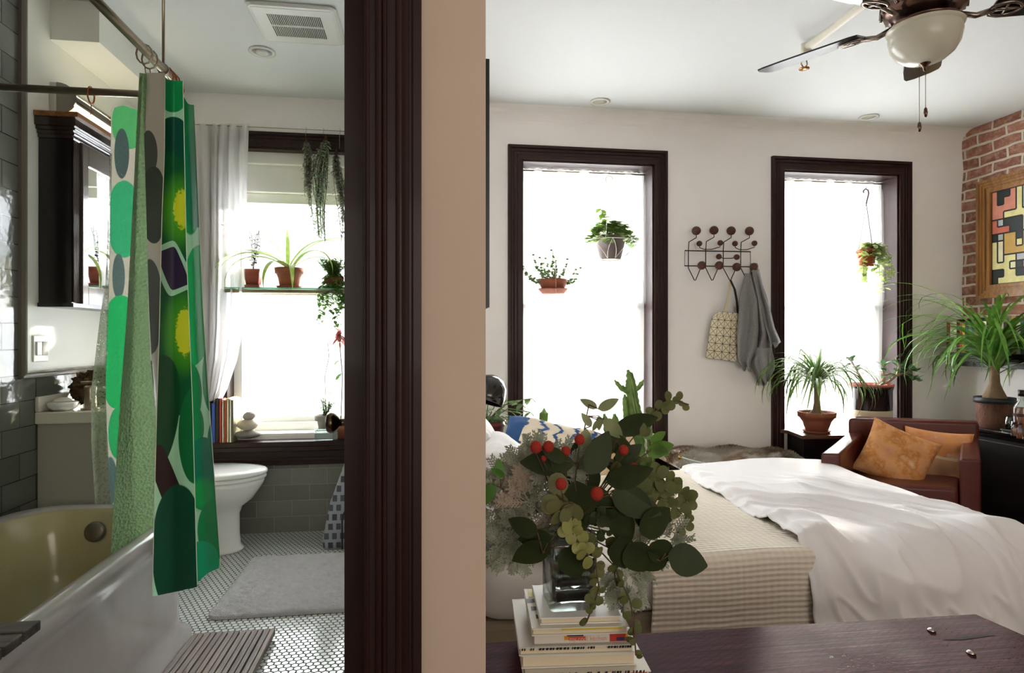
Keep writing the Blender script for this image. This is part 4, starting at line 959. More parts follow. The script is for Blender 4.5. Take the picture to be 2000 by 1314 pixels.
# left: succulent in terracotta bowl
tp_ = at(1078, 345, Y=YH); o = thing('hanging_plant', at(1080, 572, Y=YH), 'succulent in a shallow terracotta bowl hanging lowest in the left bedroom window', 'hanging plant')
hook(o, tp_, nickel, .7)
kn = at(1079, 430, Y=YH); c = at(1080, 574, Y=YH)
MB().tube([tp_, kn], .0013, 5).tube([kn, c+Vector((-.088, 0, .09)), c+Vector((-.05,0,.0))], .0012, 5).tube([kn, c+Vector((.088, -.01, .09)), c+Vector((.05,-.01,0))], .0012, 5).tube([kn, c+Vector((.0,-.088,.09)), c+Vector((.0,-.088,.05)), c+Vector((0,-.09,.0))], .0012, 5).tube([c+Vector((.085*math.cos(k*PI/9), .085*math.sin(k*PI/9), -.002)) for k in range(18)], .0013, 5, True).build('wire_hanger', wire, o)
MB().lathe([(0,0),(.068,.0),(.092,.028),(.096,.03),(.090,.034),(.064,.012),(0,.01)], c, 30).build('saucer', terracotta, o)
MB().lathe([(0,.012),(.06,.012),(.082,.055),(.088,.06),(.088,.092),(.082,.092),(.076,.084),(0,.08)], c, 30).build('pot', terracotta, o)
m = MB(); st = MB(); rg = random.Random(31)
for (ang, L, r_) in ((2.9,.20,.45),(3.3,.15,.3),(1.9,.12,1.0),(1.57,.16,1.45),(1.2,.11,1.1),(.4,.13,.9),(.1,.14,.3),(-.4,.11,.35),(2.4,.13,1.0),(-1.5,.10,.8),(4,.12,.6),(3.0,.16,.9)):
    pts = []; d = Vector((math.cos(ang)*math.cos(r_), math.sin(ang)*.5*math.cos(r_), math.sin(r_))); b = c+Vector((d.x*.05, d.y*.05, .085))
    for k in range(8): t = k/7; pts.append(b+d*L*t+Vector((0,0,-.05*math.sin(t*PI)*(1-math.sin(r_))+.06*max(0,t-.7)*2)))
    st.tube(pts, .0022, 5)
    for k in range(20):
        q = pts[min(7, k*7//19)]; a = rg.uniform(0, 2*PI); m.ball(q+Vector((rg.uniform(-.009,.009), rg.uniform(-.008,.008), rg.uniform(-.009,.009))), .0085, 6, (1.2,.8,.8))
st.build('stem', stem_green, o); m.build('foliage', mat('succulent_green', '7d9a6a', .5, col2='5c8050', vs=30, tl=.2), o)
# middle: wire basket with leafy plant
tp_ = at(1190, 362, Y=YH); c = at(1192, 508, Y=YH); o = thing('hanging_plant', c, 'leafy green plant in a white wire basket, hung in the left bedroom window', 'hanging plant')
hook(o, tp_, nickel, 1.05)
R1, R0 = .168, .062; zt = .120
MB().tube([c+Vector((R1*math.cos(k*PI/18), R1*.9*math.sin(k*PI/18), zt)) for k in range(36)], .0022, 5, True).tube([c+Vector((R0*math.cos(k*PI/12), R0*math.sin(k*PI/12), .002)) for k in range(24)], .002, 5, True).build('basket_ring', wire, o)
m = MB(); N = 9
for k in range(N):
    for sg in (-1, 1):
        q = []
        for j in range(9):
            t = j/8; r = R0+(R1-R0)*math.sin(t*PI/2); a = 2*PI*k/N+sg*t*2*PI/N*.5; q.append(c+Vector((r*math.cos(a), r*.9*math.sin(a), zt*t)))
        m.tube(q, .0015, 4)
m.build('basket_mesh', wire, o)
strings(o, tp_-Vector((0,0,.02)), [c+Vector((-.10,.09,zt)), c+Vector((-.07,-.13,zt)), c+Vector((.16,.0,zt+.05))], bead=True, m=wire, name='chain')
MB().lathe([(0,.004),(.066,.004),(.098,.135),(.104,.135),(.104,.15),(.096,.15),(.09,.13),(0,.13)], c, 30).build('pot', mat('grey_brown_pot', '6f6460', .7), o)
m = MB(); st = MB(); rg = random.Random(41)
for i in range(60):
    a = rg.uniform(0, 2*PI); r = rg.uniform(.02, .19); h = rg.uniform(.05,.12)*(1-r/.3)+(.09 if i < 3 else 0); e = c+Vector((r*math.cos(a), r*.7*math.sin(a), .15+h-(.07 if r > .13 else 0)))
    b = c+Vector((e.x-c.x, e.y-c.y, 0))*.25+Vector((0,0,.14)); mid = (b+e)/2+Vector((0,0,.04)); st.tube([b, mid, e], .0016, 5)
    for k in range(8): q = mid.lerp(e, k/7); a2 = rg.uniform(0, 2*PI); m.leaf(q+Vector((rg.uniform(-.01,.01),0,rg.uniform(-.01,.01))), (math.cos(a2), math.sin(a2), rg.uniform(-.5,.4)), (0,0,1), .044, .040, n=4)
st.build('stem', stem_green, o); m.build('foliage', mat('basket_leaf', '5f8a35', .5, col2='9bb65a', vs=18, tl=.15), o)
# right: pothos in terracotta plastic pot
tp_ = at(1692, 380, Y=YH); c = at(1692, 520, Y=YH); o = thing('hanging_plant', c, 'variegated pothos trailing from a terracotta pot in the right bedroom window', 'hanging plant')
MB().tube([tp_+Vector((0,0,.055)), tp_+Vector((0,0,.035))], .0016, 5).tube([tp_+Vector((-.020,0,.010)), tp_+Vector((-.022,0,.024)), tp_+Vector((-.008,0,.038)), tp_+Vector((.012,0,.032)), tp_+Vector((.018,0,.010)), tp_+Vector((.012,0,-.015)), tp_+Vector((.003,0,-.045)), tp_+Vector((.0,0,-.062))], .0045, 8).build('hook', mat('dark_plastic', '3a2424', .4), o)
strings(o, tp_-Vector((0,0,.06)), [c+Vector((-.058,0,.105)), c+Vector((.06,.01,.105)), c+Vector((0,-.06,.105))], .0020, mat('hanger_cord', '574a48', .6), 'hanger')
MB().lathe([(0,0),(.045,0),(.064,.095),(.07,.095),(.071,.112),(.062,.112),(.058,.1),(0,.1)], c, 28).build('pot', mat('plastic_terracotta', 'a24d33', .45), o)
m = MB(); st = MB(); rg = random.Random(51)
for i in range(34):
    a = rg.uniform(0, 2*PI); L = rg.choice((.03, .04, .06, .1, .14, .2)); r = rg.uniform(.02, .085); x = r*math.cos(a)+.02; pts = []
    if i < 5: x = .10+.015*i*.5; L = .30-.02*i
    if i in (5, 6): x = -.03; L = .22
    for k in range(8): t = k/7; pts.append(c+Vector((x*min(1, t*2.5), r*math.sin(a)*.8*min(1, t*2.5)-.02, .12+.03*math.sin(min(1,t*2.5)*PI)-L*max(0, t-.2)*1.2)))
    st.tube(pts, .0014, 4)
    for q in pts[1:]:
        for _ in range(2): a2 = rg.uniform(0, 2*PI); m.leaf(q, (math.cos(a2), math.sin(a2)*.7, rg.uniform(-.8,.4)), (0,0,1), rg.uniform(.036,.052), .034, n=4)
st.build('stem', stem_green, o); m.build('foliage', leaf_pale, o)
# ================================================================ WALL BETWEEN THE WINDOWS
YR = YB-.03
rk = thing('coat_rack', at(1400, 500, Y=YB), 'black wire coat rack with walnut balls on the wall between the bedroom windows', 'coat rack')
iron = mat('rack_wire', '1d1614', .4, .5); wal = mat('walnut_ball', '5a3326', .45, var=.4, vs=30, stretch=(1,1,4), coat=.1)
def WP(zx, zy, d=0): return at(1300+zx/3.865, 420+zy/3.865, Y=YR-d)
m = MB(); q = [(145,268),(640,276),(642,390),(143,382)]
m.tube([WP(*q[0]), WP(*q[1]), WP(*q[2]), WP(*q[3])], .0035, 8, True); m.build('frame', iron, rk)
for k, (bx, by) in enumerate(((232,118),(365,115),(495,118),(633,120))):
    vx = (172,303,435,567)[k]; top = WP(bx, by, .045)
    low = [(222,492,.03),(352,492,.03),(487,490,.03),(620,492,.03)][k]; lk = [(273,380),(405,380),(537,392),(668,392)][k]
    m = MB().tube([top, WP(bx, by+52, .035), WP(vx+4, by+85, .008), WP(vx, by+150, .004), WP(vx, 400, .004), WP(low[0]-4, low[1], .03), WP(low[0]+4, low[1], .034), WP(lk[0], lk[1], .06)], .0030, 8)
    m.build('hook_wire', iron, rk)
    MB().ball(top, .0285, 16).build('large_ball', wal, rk); MB().ball(WP(lk[0], lk[1], .065), .0275, 16).build('large_ball', wal, rk)
for a, b, dp in (((255,215),(413,210),(320,258)), ((524,215),(671,213),(585,260)), ((402,313),(537,317),(470,326))):
    pa, pb = WP(*a, .035), WP(*b, .035)
    MB().tube([pa, WP(a[0]+2, min(dp[1]-8, a[1]+30), .03), WP(dp[0]-30, dp[1], .008), WP(dp[0]+30, dp[1], .008), WP(b[0]-2, min(dp[1]-8, b[1]+30), .03), pb], .0026, 8).build('hook_wire', iron, rk)
    for p in (pa, pb): MB().ball(p, .0185, 14).build('small_ball', wal, rk)
# tote bag with triangle panels
def TP(zx, zy, d=0): return WP(zx, zy, d)
tb = thing('tote_bag', TP(420, 1090, .03), 'cream tote bag of black-seamed triangles hanging from the coat rack', 'bag')
def tq(u, v, d):
    A = [TP(358+(385-358)*0, 740), TP(545, 738)]; L = lambda v: TP(395-45*min(1, v/.13)-48*max(0, (v-.13)/.87), 728+348*v, d); Rr = lambda v: TP(545-8*v, 738+370*v, d)
    p = L(v).lerp(Rr(v), u)
    return p
tm = NT('triangle_panels'); tc = tm.n('ShaderNodeTexCoord'); mp = tm.n('ShaderNodeMapping'); mp.inputs[3].default_value = (4, 6, 1); tm.l(tc.outputs['UV'], mp.inputs[0]); sx = tm.n('ShaderNodeSeparateXYZ'); tm.l(mp.outputs[0], sx.inputs[0])
def grid_line(e, w_):
    f = tm.mth('ABSOLUTE', tm.mth('SUBTRACT', tm.mth('FRACT', e), .5)); return tm.mth('GREATER_THAN', f, .5-w_)
x, y = sx.outputs[0], sx.outputs[1]; xy = tm.mth('ADD', x, y); xmy = tm.mth('ADD', tm.mth('SUBTRACT', x, y), 20)
g = tm.mth('MAXIMUM', tm.mth('MAXIMUM', grid_line(x, .03), grid_line(y, .03)), tm.mth('MAXIMUM', grid_line(xy, .035), grid_line(xmy, .035)))
tm.l(tm.mix(g, 'dcd2b4', '3a3228'), tm.b.inputs[0]); tm.b.inputs['Roughness'].default_value = .35
m = MB()
def fr_(u, v): p = tq(u, v, .045+.012*math.sin(PI*u)*math.sin(PI*min(1, v+.1))); return p
def bk(u, v): p = tq(u, v, .012); return p
m.grid(fr_, 12, 16, lambda u, v: (u, v)); n0 = len(m.f); m.grid(bk, 12, 16, lambda u, v: (u, v))
for i in range(n0, len(m.f)): m.f[i] = list(reversed(m.f[i]))
for e, (f1, f2) in enumerate((((lambda t: fr_(0, t)), (lambda t: bk(0, t))), ((lambda t: bk(1, t)), (lambda t: fr_(1, t))), ((lambda t: fr_(t, 1)), (lambda t: bk(t, 1))))):
    vs = []; 
    for k in range(13): vs += [f1(k/12), f2(k/12)]
    m.add(vs, [(2*k, 2*k+1, 2*k+3, 2*k+2) for k in range(12)])
m.build('body', tm.mat, tb)
hm = mat('handle_cream', 'cfc39c', .5); hk = mat('handle_black', '231c18', .6)
def band(mb, pts, w_):
    vs = []
    for p in pts: vs += [p-Vector((w_/2,0,0)), p+Vector((w_/2,0,0)), p+Vector((w_/2,-.004,0)), p+Vector((-w_/2,-.004,0))]
    n = len(pts); mb.add(vs, [(i*4+k, i*4+(k+1)%4, i*4+4+(k+1)%4, i*4+4+k) for i in range(n-1) for k in range(4)])
m = MB(); band(m, [TP(452, 725, .03), TP(470, 640, .028), TP(485, 540, .03), TP(488, 492, .034)], .016); m.build('handle', hm, tb, smooth=False)
m = MB(); band(m, [TP(488, 490, .036), TP(520, 560, .04), TP(535, 640, .04), TP(545, 745, .03)], .014); m.build('handle', hk, tb, smooth=False)
# grey knit sweater
kn_ = mat('grey_knit', 'a6a6a3', .95, bump=1, bs=240, bd=.012, var=.35, vs=160, sheen=.3)
sw = thing('sweater', TP(690, 1200, .05), 'grey knitted sweater draped from the right end of the coat rack', 'sweater')
def swf(edgeL, edgeR, y0, y1, d0, ph, fr2):
    def f(u, v):
        y = y0+(y1-y0)*v; a = pl(edgeL, y); b = pl(edgeR, y); x = a+(b-a)*u
        dd_ = d0+.028*math.sin(u*fr2+ph+v*1.5)*min(1, v*3+.2)+.010*noise.noise(Vector((u*4, v*5, ph)))+.03*math.sin(PI*u)
        yy = y+(18*math.sin(u*9+ph) if v > .97 else 0)
        return TP(x, yy, dd_)
    return f
MB().grid(swf([(450,600),(640,560),(900,540),(1100,545),(1180,600)], [(450,640),(640,690),(850,700),(1000,690),(1100,640),(1180,640)], 440, 1160, .05, 0, 8), 30, 50).build('front_panel', kn_, sw, thick=.006)
MB().grid(swf([(360,636),(600,640),(900,690),(1100,610),(1260,700)], [(360,690),(480,715),(640,770),(850,800),(1000,800),(1180,775),(1260,755)], 362, 1270, .03, 2, 11), 34, 60).build('body', kn_, sw, thick=.006)
MB().grid(swf([(420,650),(700,720),(960,790)], [(420,705),(600,748),(700,785),(850,820),(960,868),(1010,800)], 410, 985, .055, 1, 7), 26, 44).build('sleeve', kn_, sw, thick=.006)
MB().grid(swf([(1000,610),(1200,665),(1270,740)], [(1000,800),(1100,822),(1160,822),(1270,770)], 1000, 1265, .045, 3, 9), 26, 24).build('hem_fold', kn_, sw, thick=.006)
# black dome lamp and frame edge on the partition
fm_ = thing('picture_frame', (XP+.012, 1.5, 1.3), 'black picture frame seen edge-on at the partition wall', 'picture frame')
pa = at(956, 115, X=XP+.03); pb_ = at(956, 600, X=XP+.03)
zt, zb = pa.z, pb_.z; yy0 = pa.y+.5
MB().box(XP+.001, XP+.012, yy0-.5, yy0, zb, zt).build('backing', mat('matt_board', 'cfcac0', .8), fm_, smooth=False)
m = MB().box(XP+.001, XP+.03, yy0-.02, yy0, zb, zt).box(XP+.001, XP+.03, yy0-.5, yy0-.48, zb, zt).box(XP+.001, XP+.03, yy0-.48, yy0-.02, zt-.02, zt).box(XP+.001, XP+.03, yy0-.48, yy0-.02, zb, zb+.02)
m.build('frame', mat('black_frame', '0c0a0a', .4), fm_, smooth=False)
c = at(955, 772, Y=3.05); lo = thing('dome_lamp', (c.x, c.y, .50), 'black dome lamp above the head of the bed, cut by the wall edge', 'lamp')
m = MB(); nrm = Vector((-.35, -.2, -1)).normalized()
m.lathe([(.082,-.055),(.086,-.050),(.088,-.02),(.080,.03),(.055,.065),(.02,.082),(0,.084)], c+Vector((0,0,.02)), 30, -nrm, caps=False).build('shade', mat('black_enamel', '171515', .18, coat=.6), lo, thick=.003)
MB().tube([c+Vector((-.02,0,.06)), c+Vector((-.07,.0,.10)), Vector((XP+.02, c.y, c.z+.08)), Vector((XP+.001, c.y, c.z+.08))], .008, 8).build('arm', black_metal, lo)
# plant in maroon pot on a small stand by the bed head
c = at(952, 905, Y=3.42)
ns = thing('plant_stand', (.30, 3.42, 0), 'dark wooden stand behind the pillows carrying the maroon pot', 'stand')
zs = at(950, 900, Y=3.42).z
MB().box(.16, .46, 3.28, 3.56, zs-.03, zs).build('top', dark_wood, ns, smooth=False, bevel=.003)
for x in (.18, .43):
    for y in (3.30, 3.53): MB().box(x-.012, x+.012, y-.012, y+.012, 0, zs-.03).build('leg', dark_wood, ns, smooth=False)
o = thing('potted_plant', (.345, 3.42, zs), 'trailing green plant in a maroon pot under the dome lamp', 'potted plant')
c = Vector((.345, 3.42, zs)); c.x = at(946, 850, Y=3.42).x+.01
tp = pot(o, c, .075, .10, at(950, 820, Y=3.42).z-zs, mat('maroon_glaze', '55201f', .3, coat=.3), saucer=False)
m = MB(); st = MB(); rg = random.Random(61)
for (dx, dy, dz) in ((.14,-.05,.06),(.20,-.02,.10),(.24,-.06,.06),(.12,.02,.12),(.17,-.1,-.02),(.26,0,.13),(.09,-.1,.02),(.22,-.08,-.03),(-.03,-.1,.10),(.02,-.04,.14)):
    e = tp+Vector((dx, dy, dz)); mid = tp.lerp(e, .5)+Vector((0,0,.05)); st.tube([tp, mid, e, e+Vector((.02,0,-.02))], .003, 6)
    for k in range(7): q = mid.lerp(e, k/6) if k > 2 else tp.lerp(mid, k/3); a = rg.uniform(0, 2*PI); m.leaf(q, (math.cos(a), math.sin(a), rg.uniform(-.5,.5)), (0,0,1), .062, .036, n=5, curl=.3)
st.build('stem', stem_green, o); m.build('foliage', mat('jade_green', '587a45', .35, col2='86a070', vs=12, tl=.25), o)
# ---- cacti on the left bedroom sill
ZS = .53
c = at(1061, 848, Y=YB+.035); c.z = ZS; o = thing('small_cactus', c, 'short column cactus in a little terracotta pot at the left of the window sill', 'cactus')
tp = pot(o, c, .040, .058, at(1061,828,Y=YB+.035).z-ZS, saucer=False)
hgt = at(1062, 795, Y=YB+.035).z-tp.z
m = MB(); n = 24; R = []
for j in range(12): t = j/11; rr = .024*(math.sin(PI*(.12+.88*t)) if t > .8 else 1)*(.9+.1*t)+.002; R.append([tp+Vector((rr*(1+.16*math.cos(8*2*PI*k/n))*math.cos(2*PI*k/n)+.006*t, rr*(1+.16*math.cos(8*2*PI*k/n))*math.sin(2*PI*k/n), hgt*t-.005)) for k in range(n)])
m.loft(R); m.build('stem', mat('cactus_green', '6f8f4a', .6, tl=.15, bump=.6, bs=120), o)
def ridged(mb, pts, r0, lobes=4, seed=0, bumps=True):
    pts = [Vector(p) for p in pts]; L = []; n = 16
    path = []; 
    for a, b in zip(pts, pts[1:]):
        s_ = max(2, int((b-a).length/.012)); path += [a.lerp(b, k/s_) for k in range(s_)]
    path.append(pts[-1]); N = len(path)
    for i, p in enumerate(path):
        t = i/N; rr = r0*(1-.35*t**6)*(1 if i < N-2 else .5); k2 = 1+.22*math.sin(i*1.9+seed)
        d = (path[min(i+1,N-1)]-path[max(i-1,0)]).normalized(); a_ = d.cross(Vector((0,1,.01))).normalized(); b_ = d.cross(a_)
        ring = []
        for k in range(n):
            th = 2*PI*k/n; q = rr*(.55+.45*abs(math.cos(th*lobes/2))**1.5*(k2 if abs(math.cos(th*lobes/2)) > .8 else 1)); ring.append(p+a_*q*math.cos(th)+b_*q*math.sin(th))
        L.append(ring)
    mb.loft(L)
YC = YB-.15
def CP(px, py, d=0): return at(px, py, Y=YC-d)
c = at(1232, 930, Y=YC); cz = .06
o = thing('tall_cactus', Vector((c.x, YC, 0)), 'tall branching candelabra cactus in front of the left bedroom window', 'cactus')
tp = pot(o, (CP(1238, 930).x, YC-.0, .0), .10, .13, .25, terracotta)
m = MB()
tp = Vector((tp.x, YC, tp.z)); ridged(m, [tp, CP(1240, 940), CP(1250, 880), CP(1238, 800), CP(1232, 770), CP(1228, 735)], .034, 4, 0)
ridged(m, [CP(1250, 890), CP(1250, 830, .01), CP(1240, 790), CP(1232, 740), CP(1226, 722)], .030, 4, 1)
ridged(m, [CP(1222, 905), CP(1226, 840), CP(1220, 770)], .022, 4, 2)
ridged(m, [CP(1232, 768), CP(1215, 760), CP(1200, 742)], .014, 4, 3); ridged(m, [CP(1236, 764), CP(1248, 756), CP(1257, 742)], .015, 4, 4)
ridged(m, [CP(1236, 765), CP(1240, 752), CP(1239, 744)], .012, 4, 5); ridged(m, [CP(1226, 765), CP(1216, 752)], .010, 4, 6)
ridged(m, [CP(1240, 870), CP(1205, 850, .02), CP(1200, 808, .02)], .026, 4, 7); ridged(m, [CP(1235, 880), CP(1190, 860, .03), CP(1180, 808, .03)], .022, 4, 8)
ridged(m, [CP(1250, 900), CP(1275, 915), CP(1268, 850)], .022, 4, 9); ridged(m, [CP(1245, 960), CP(1262, 930, .03), CP(1255, 880, .03)], .024, 4, 10)
m.build('stem', mat('euphorbia_green', '55753a', .5, col2='7f9a52', vs=14, tl=.12), o)
# ---- fur throw on a low bench between the windows, glass rod in front
bn = thing('bench', (1.86, 3.50, 0), 'low dark bench between the bedroom windows under the fur throw', 'bench')
fz = at(1440, 895, Y=3.5).z-.02
MB().box(1.50, 2.22, 3.32, 3.68, fz-.05, fz).build('seat', dark_wood_h, bn, smooth=False)
for x in (1.53, 2.17):
    for y in (3.35, 3.64): MB().box(x-.02, x+.02, y-.02, y+.02, 0, fz-.05).build('leg', dark_wood, bn, smooth=False)
ft = NT('goat_fur'); v = ft.coord('Object'); f = ft.noise(v, 3.4, 3); ft.l(ft.ramp(f, [(.44, 'f2eadc'), (.50, 'd2bb9e'), (.57, '9a7859'), (.63, 'efe6d6')]), ft.b.inputs[0]); ft.b.inputs['Roughness'].default_value = .9; ft.bump(ft.noise(ft.coord('Object', (1,1,1)), 140, 4), 1, .02)
m = MB(); rg = random.Random(71); base = []
def furz(x, y): e = max(0, 1-abs((x-1.84)/.40)**6)*max(0, 1-abs((y-3.50)/.22)**4); return fz+.002+(.055+.035*noise.noise(Vector((x*6, y*6, 1))))*e**.4
m.grid(lambda u, v: Vector((1.44+.80*u, 3.28+.44*v, furz(1.44+.80*u, 3.28+.44*v))), 60, 34)
for i in range(9000):
    x = rg.uniform(1.44, 2.24); y = rg.uniform(3.28, 3.70); z = furz(x, y)
    a = 2.4*noise.noise(Vector((x*4, y*4, 0)))+rg.uniform(-.5,.5); L = rg.uniform(.025,.06); d = Vector((math.sin(a)*.8, -math.cos(a)*.6, .55)).normalized(); s_ = Vector((d.y, -d.x, 0)).normalized()*.0016
    p = Vector((x, y, z-.003)); q = p+d*L*.6; r = p+d*L-Vector((0,0,.01)); b = len(m.v); m.add([p-s_, p+s_, q+s_*.7, q-s_*.7, r], [(0,1,2,3),(3,2,4)])
tag(m.build('fur_throw', ft.mat), 'brown and white long-haired fur throw on the bench between the windows', 'fur')
a = at(1328, 893, Y=3.20); b = at(1386, 908, Y=3.16)
gr = thing('glass_rod', (a+b)/2, 'slim clear rod with brass tips pointing up beside the fur throw', 'rod')
MB().tube([a, b], .006, 10).build('rod', mat('rod_glass', 'cdd9cc', .05, trans=.5), gr)
brass = mat('brass', 'a98a3c', .25, 1)
for p in (a, b): MB().ball(p, .011, 10).build('brass_tip', brass, gr)
MB().tube([b, b+Vector((.02, 0, -.3)), Vector((b.x+.02, b.y, .0))], .004, 8).build('stand', brass, gr)
# ================================================================ BEDROOM: RIGHT WINDOW CORNER
zt = .54
tb_ = thing('window_table', (2.8, 3.6, 0), 'dark wooden plank table with clipped corner under the right bedroom window', 'table')
P = [at(1530, 838, Z=zt).xy, at(1567, 851, Z=zt).xy, at(1720, 851, Z=zt).xy, (3.19, 3.50), (3.19, 3.745), (2.33, 3.745)]
P = [(2.31, 3.66), (2.34, 3.50), (3.10, 3.42), (3.19, 3.45), (3.19, 3.745), (2.31, 3.745)]
P[0] = tuple(at(1530, 838, Z=zt).xy); P[1] = tuple(at(1567, 851, Z=zt).xy); P[0] = (P[0][0], min(P[0][1], 3.70))
MB().prism(P, zt-.022, zt).build('top', wood_mat('table_oak', '6b4b38', '442c20', .35, 0, 10, .1), tb_, smooth=False, bevel=.002)
bp = mat('black_brown_panel', '1c1515', .35, var=.3, vs=4)
MB().prism([(P[0][0]+.02, P[0][1]-.0), (P[1][0]+.03, P[1][1]+.03), (2.80, 3.50), (2.80, 3.74), (P[0][0]+.02, 3.74)], 0, zt-.022).build('cabinet', bp, tb_, smooth=False)
MB().prism([(2.80, 3.52), (3.12, 3.47), (3.17, 3.52), (3.17, 3.74), (2.80, 3.74)], 0, zt-.022).build('side_panel', bp, tb_, smooth=False)
# ponytail palm, small
def strappot(c, r, o): pass
c = at(1595, 836, Y=3.60); c.z = zt
o = thing('ponytail_palm', c, 'small ponytail palm in a terracotta bowl on the window table', 'potted plant')
tp = pot(o, c, .062, .105, .125)
MB().lathe([(.045,-.01),(.042,.008),(.024,.03),(.017,.07),(.016,.14),(.02,.20),(.012,.215)], tp, 16).build('trunk', mat('palm_bark', '7d6a4c', .8, var=.3), o)
m = MB(); rg = random.Random(81); tt = tp+Vector((0,0,.20))
for i in range(130):
    m.strap(tt+Vector((rg.uniform(-.012,.012), rg.uniform(-.012,.012), rg.uniform(-.05,.02))), rg.uniform(0, 2*PI), rg.uniform(.34,.56), rg.uniform(.5,1.3), rg.uniform(2.7,3.3), rg.uniform(.011,.017), 12, rg.uniform(-.4,.4))
for v in m.v:
    v.y = min(v.y, YB-.012+max(0, 0))
    v.z = max(v.z, zt+.004)
m.build('foliage', mat('palm_leaf', '3f6b2c', .4, col2='86a34e', vs=12, tl=.1), o)
# two-tone crock with jade plant
c = at(1701, 828, Y=3.62); c.z = zt; w_ = .128
o = thing('jade_plant', c, 'jade plant in a black and cream striped crock by the right window', 'potted plant')
h = at(1701, 752, Y=3.55).z-zt; r = .122
MB().lathe([(0,0),(r-.006,0),(r,.006),(r,h*.46)], c, 40, caps=False).build('crock_base', mat('cream_stoneware', 'd6c9ae', .3, coat=.2), o)
MB().lathe([(r,h*.46),(r+.0005,h*.5),(r+.0005,h-.03),(r+.006,h-.026),(r+.006,h-.01),(r-.004,h-.008),(r-.012,h-.03)], c, 40, caps=False).build('crock_body', mat('black_stoneware', '1c1418', .2, coat=.4), o)
MB().lathe([(r+.005,h-.012),(r+.010,h-.006),(r+.010,h+.004),(r-.002,h+.004),(r-.014,h-.02),(0,h-.02)], c, 40, caps=False).build('inner_pot', mat('pink_terracotta', 'b9645a', .6), o)
tp = c+Vector((0,0,h-.02)); st = MB(); m = MB(); rg = random.Random(91)
def jb(pts, lv, r0=.008, s=.058):
    lv = int(lv*1.7)
    pts = [Vector(p) for p in pts]; st.tube(pts, [r0*(1-.6*k/(len(pts)-1)) for k in range(len(pts))], 8)
    for k in range(lv):
        t = .35+.65*k/max(1, lv-1); i = min(len(pts)-2, int(t*(len(pts)-1))); q = pts[i].lerp(pts[i+1], t*(len(pts)-1)-i); a = rg.uniform(0, 2*PI)
        m.leaf(q, (math.cos(a), math.sin(a)*.6, rg.uniform(-.3,.7)), (0,0,1), s*rg.uniform(.8,1.2), s*.55, n=4, curl=.1)
def JP(px, py, d=0): return at(px, py, Y=3.62-d)
jb([tp+Vector((-.03,0,0)), JP(1676, 728), JP(1665, 708), JP(1660, 700)], 15)
jb([tp+Vector((.02,0,0)), JP(1736, 745), JP(1752, 732), JP(1756, 715), JP(1750, 698)], 12, .011)
jb([JP(1720, 748), JP(1730, 733), JP(1740, 730), JP(1752, 733)], 3, .009); jb([JP(1726, 738), JP(1724, 720), JP(1726, 712)], 5, .007)
jb([JP(1752, 733), JP(1765, 728, .02), JP(1780, 735, .05), JP(1795, 745, .06)], 16, .008, .05); jb([JP(1770, 728, .02), JP(1775, 722, .04), JP(1790, 725, .06)], 10, .005)
jb([tp+Vector((0,-.05,.0)), tp+Vector((.0,-.07,.03))], 8, .005, .03); jb([tp+Vector((.03,-.05,.0)), tp+Vector((.04,-.07,.04))], 6, .005, .03)
for v in m.v: v.y = min(v.y, YB-.01) if v.x > 3.19 else v.y
st.build('branch', mat('jade_bark', 'a88f74', .7), o); m.build('foliage', mat('jade_leaf', '40633a', .25, col2='5f8558', vs=14, tl=.15, coat=.2), o)
# ---- leather armchair
le = mat('oxblood_leather', '5b2620', .32, var=.15, vs=6, bump=.12, bs=120, coat=.1)
FL, FR, BR, BL = Vector((2.03, 2.93)), Vector((2.70, 2.66)), Vector((3.13, 3.10)), Vector((2.56, 3.38))
ch = thing('armchair', ((FL.x+BR.x)/2, (FL.y+BR.y)/2, 0), 'oxblood leather armchair with low straight arms beside the duvet', 'armchair')
def q4(a, b, c_, d, z0, z1, zt2=None):
    pts = [a, b, c_, d]; zt2 = zt2 or [z1]*4
    return MB().add([(p[0], p[1], z0) for p in pts]+[(p[0], p[1], z) for p, z in zip(pts, zt2)], [(3,2,1,0),(4,5,6,7),(0,1,5,4),(1,2,6,5),(2,3,7,6),(3,0,4,7)])
def L2(a, b, t): return a+(b-a)*t
aw = .10
q4(FL, L2(FL, FR, aw*1.3), L2(BL, BR, aw*1.3), BL, .12, .5, [.545,.545,.60,.60]).build('arm', le, ch, bevel=.014)
q4(L2(FR, FL, aw*1.3), FR, BR, L2(BR, BL, aw*1.3), .12, .5, [.545,.545,.60,.60]).build('arm', le, ch, bevel=.014)
fb = L2(BL, FL, .20), L2(BR, FR, .20)
q4(fb[0], fb[1], BR, BL, .12, .672).build('backrest', le, ch, bevel=.018)
i0, i1 = L2(FL, FR, aw*1.35), L2(FR, FL, aw*1.35); i2, i3 = L2(fb[1], fb[0], aw*1.35), L2(fb[0], fb[1], aw*1.35)
q4(i0, i1, i2, i3, .26, .40).build('seat_cushion', le, ch, bevel=.02)
q4(L2(FL, FR, aw), L2(FR, FL, aw), L2(BR, BL, aw), L2(BL, BR, aw), .12, .255).build('base', le, ch, bevel=.01)
for p in (FL, FR, BR, BL):
    q = Vector((p.x, p.y)).lerp(Vector(((FL.x+BR.x)/2, (FL.y+BR.y)/2)), .1); MB().lathe([(.018,0),(.022,.12)], (q.x, q.y, 0), 14).build('leg', dark_wood, ch)
cp = NT('rust_cushion_cloth'); tc = cp.n('ShaderNodeTexCoord'); f = cp.noise(tc.outputs['UV'], 3.2, 5)
col = cp.ramp(f, [(.34, 'cf8f6e'), (.46, 'd39b62'), (.55, 'c07a36'), (.68, 'd8b48c')]); sx = cp.n('ShaderNodeSeparateXYZ'); cp.l(tc.outputs['UV'], sx.inputs[0])
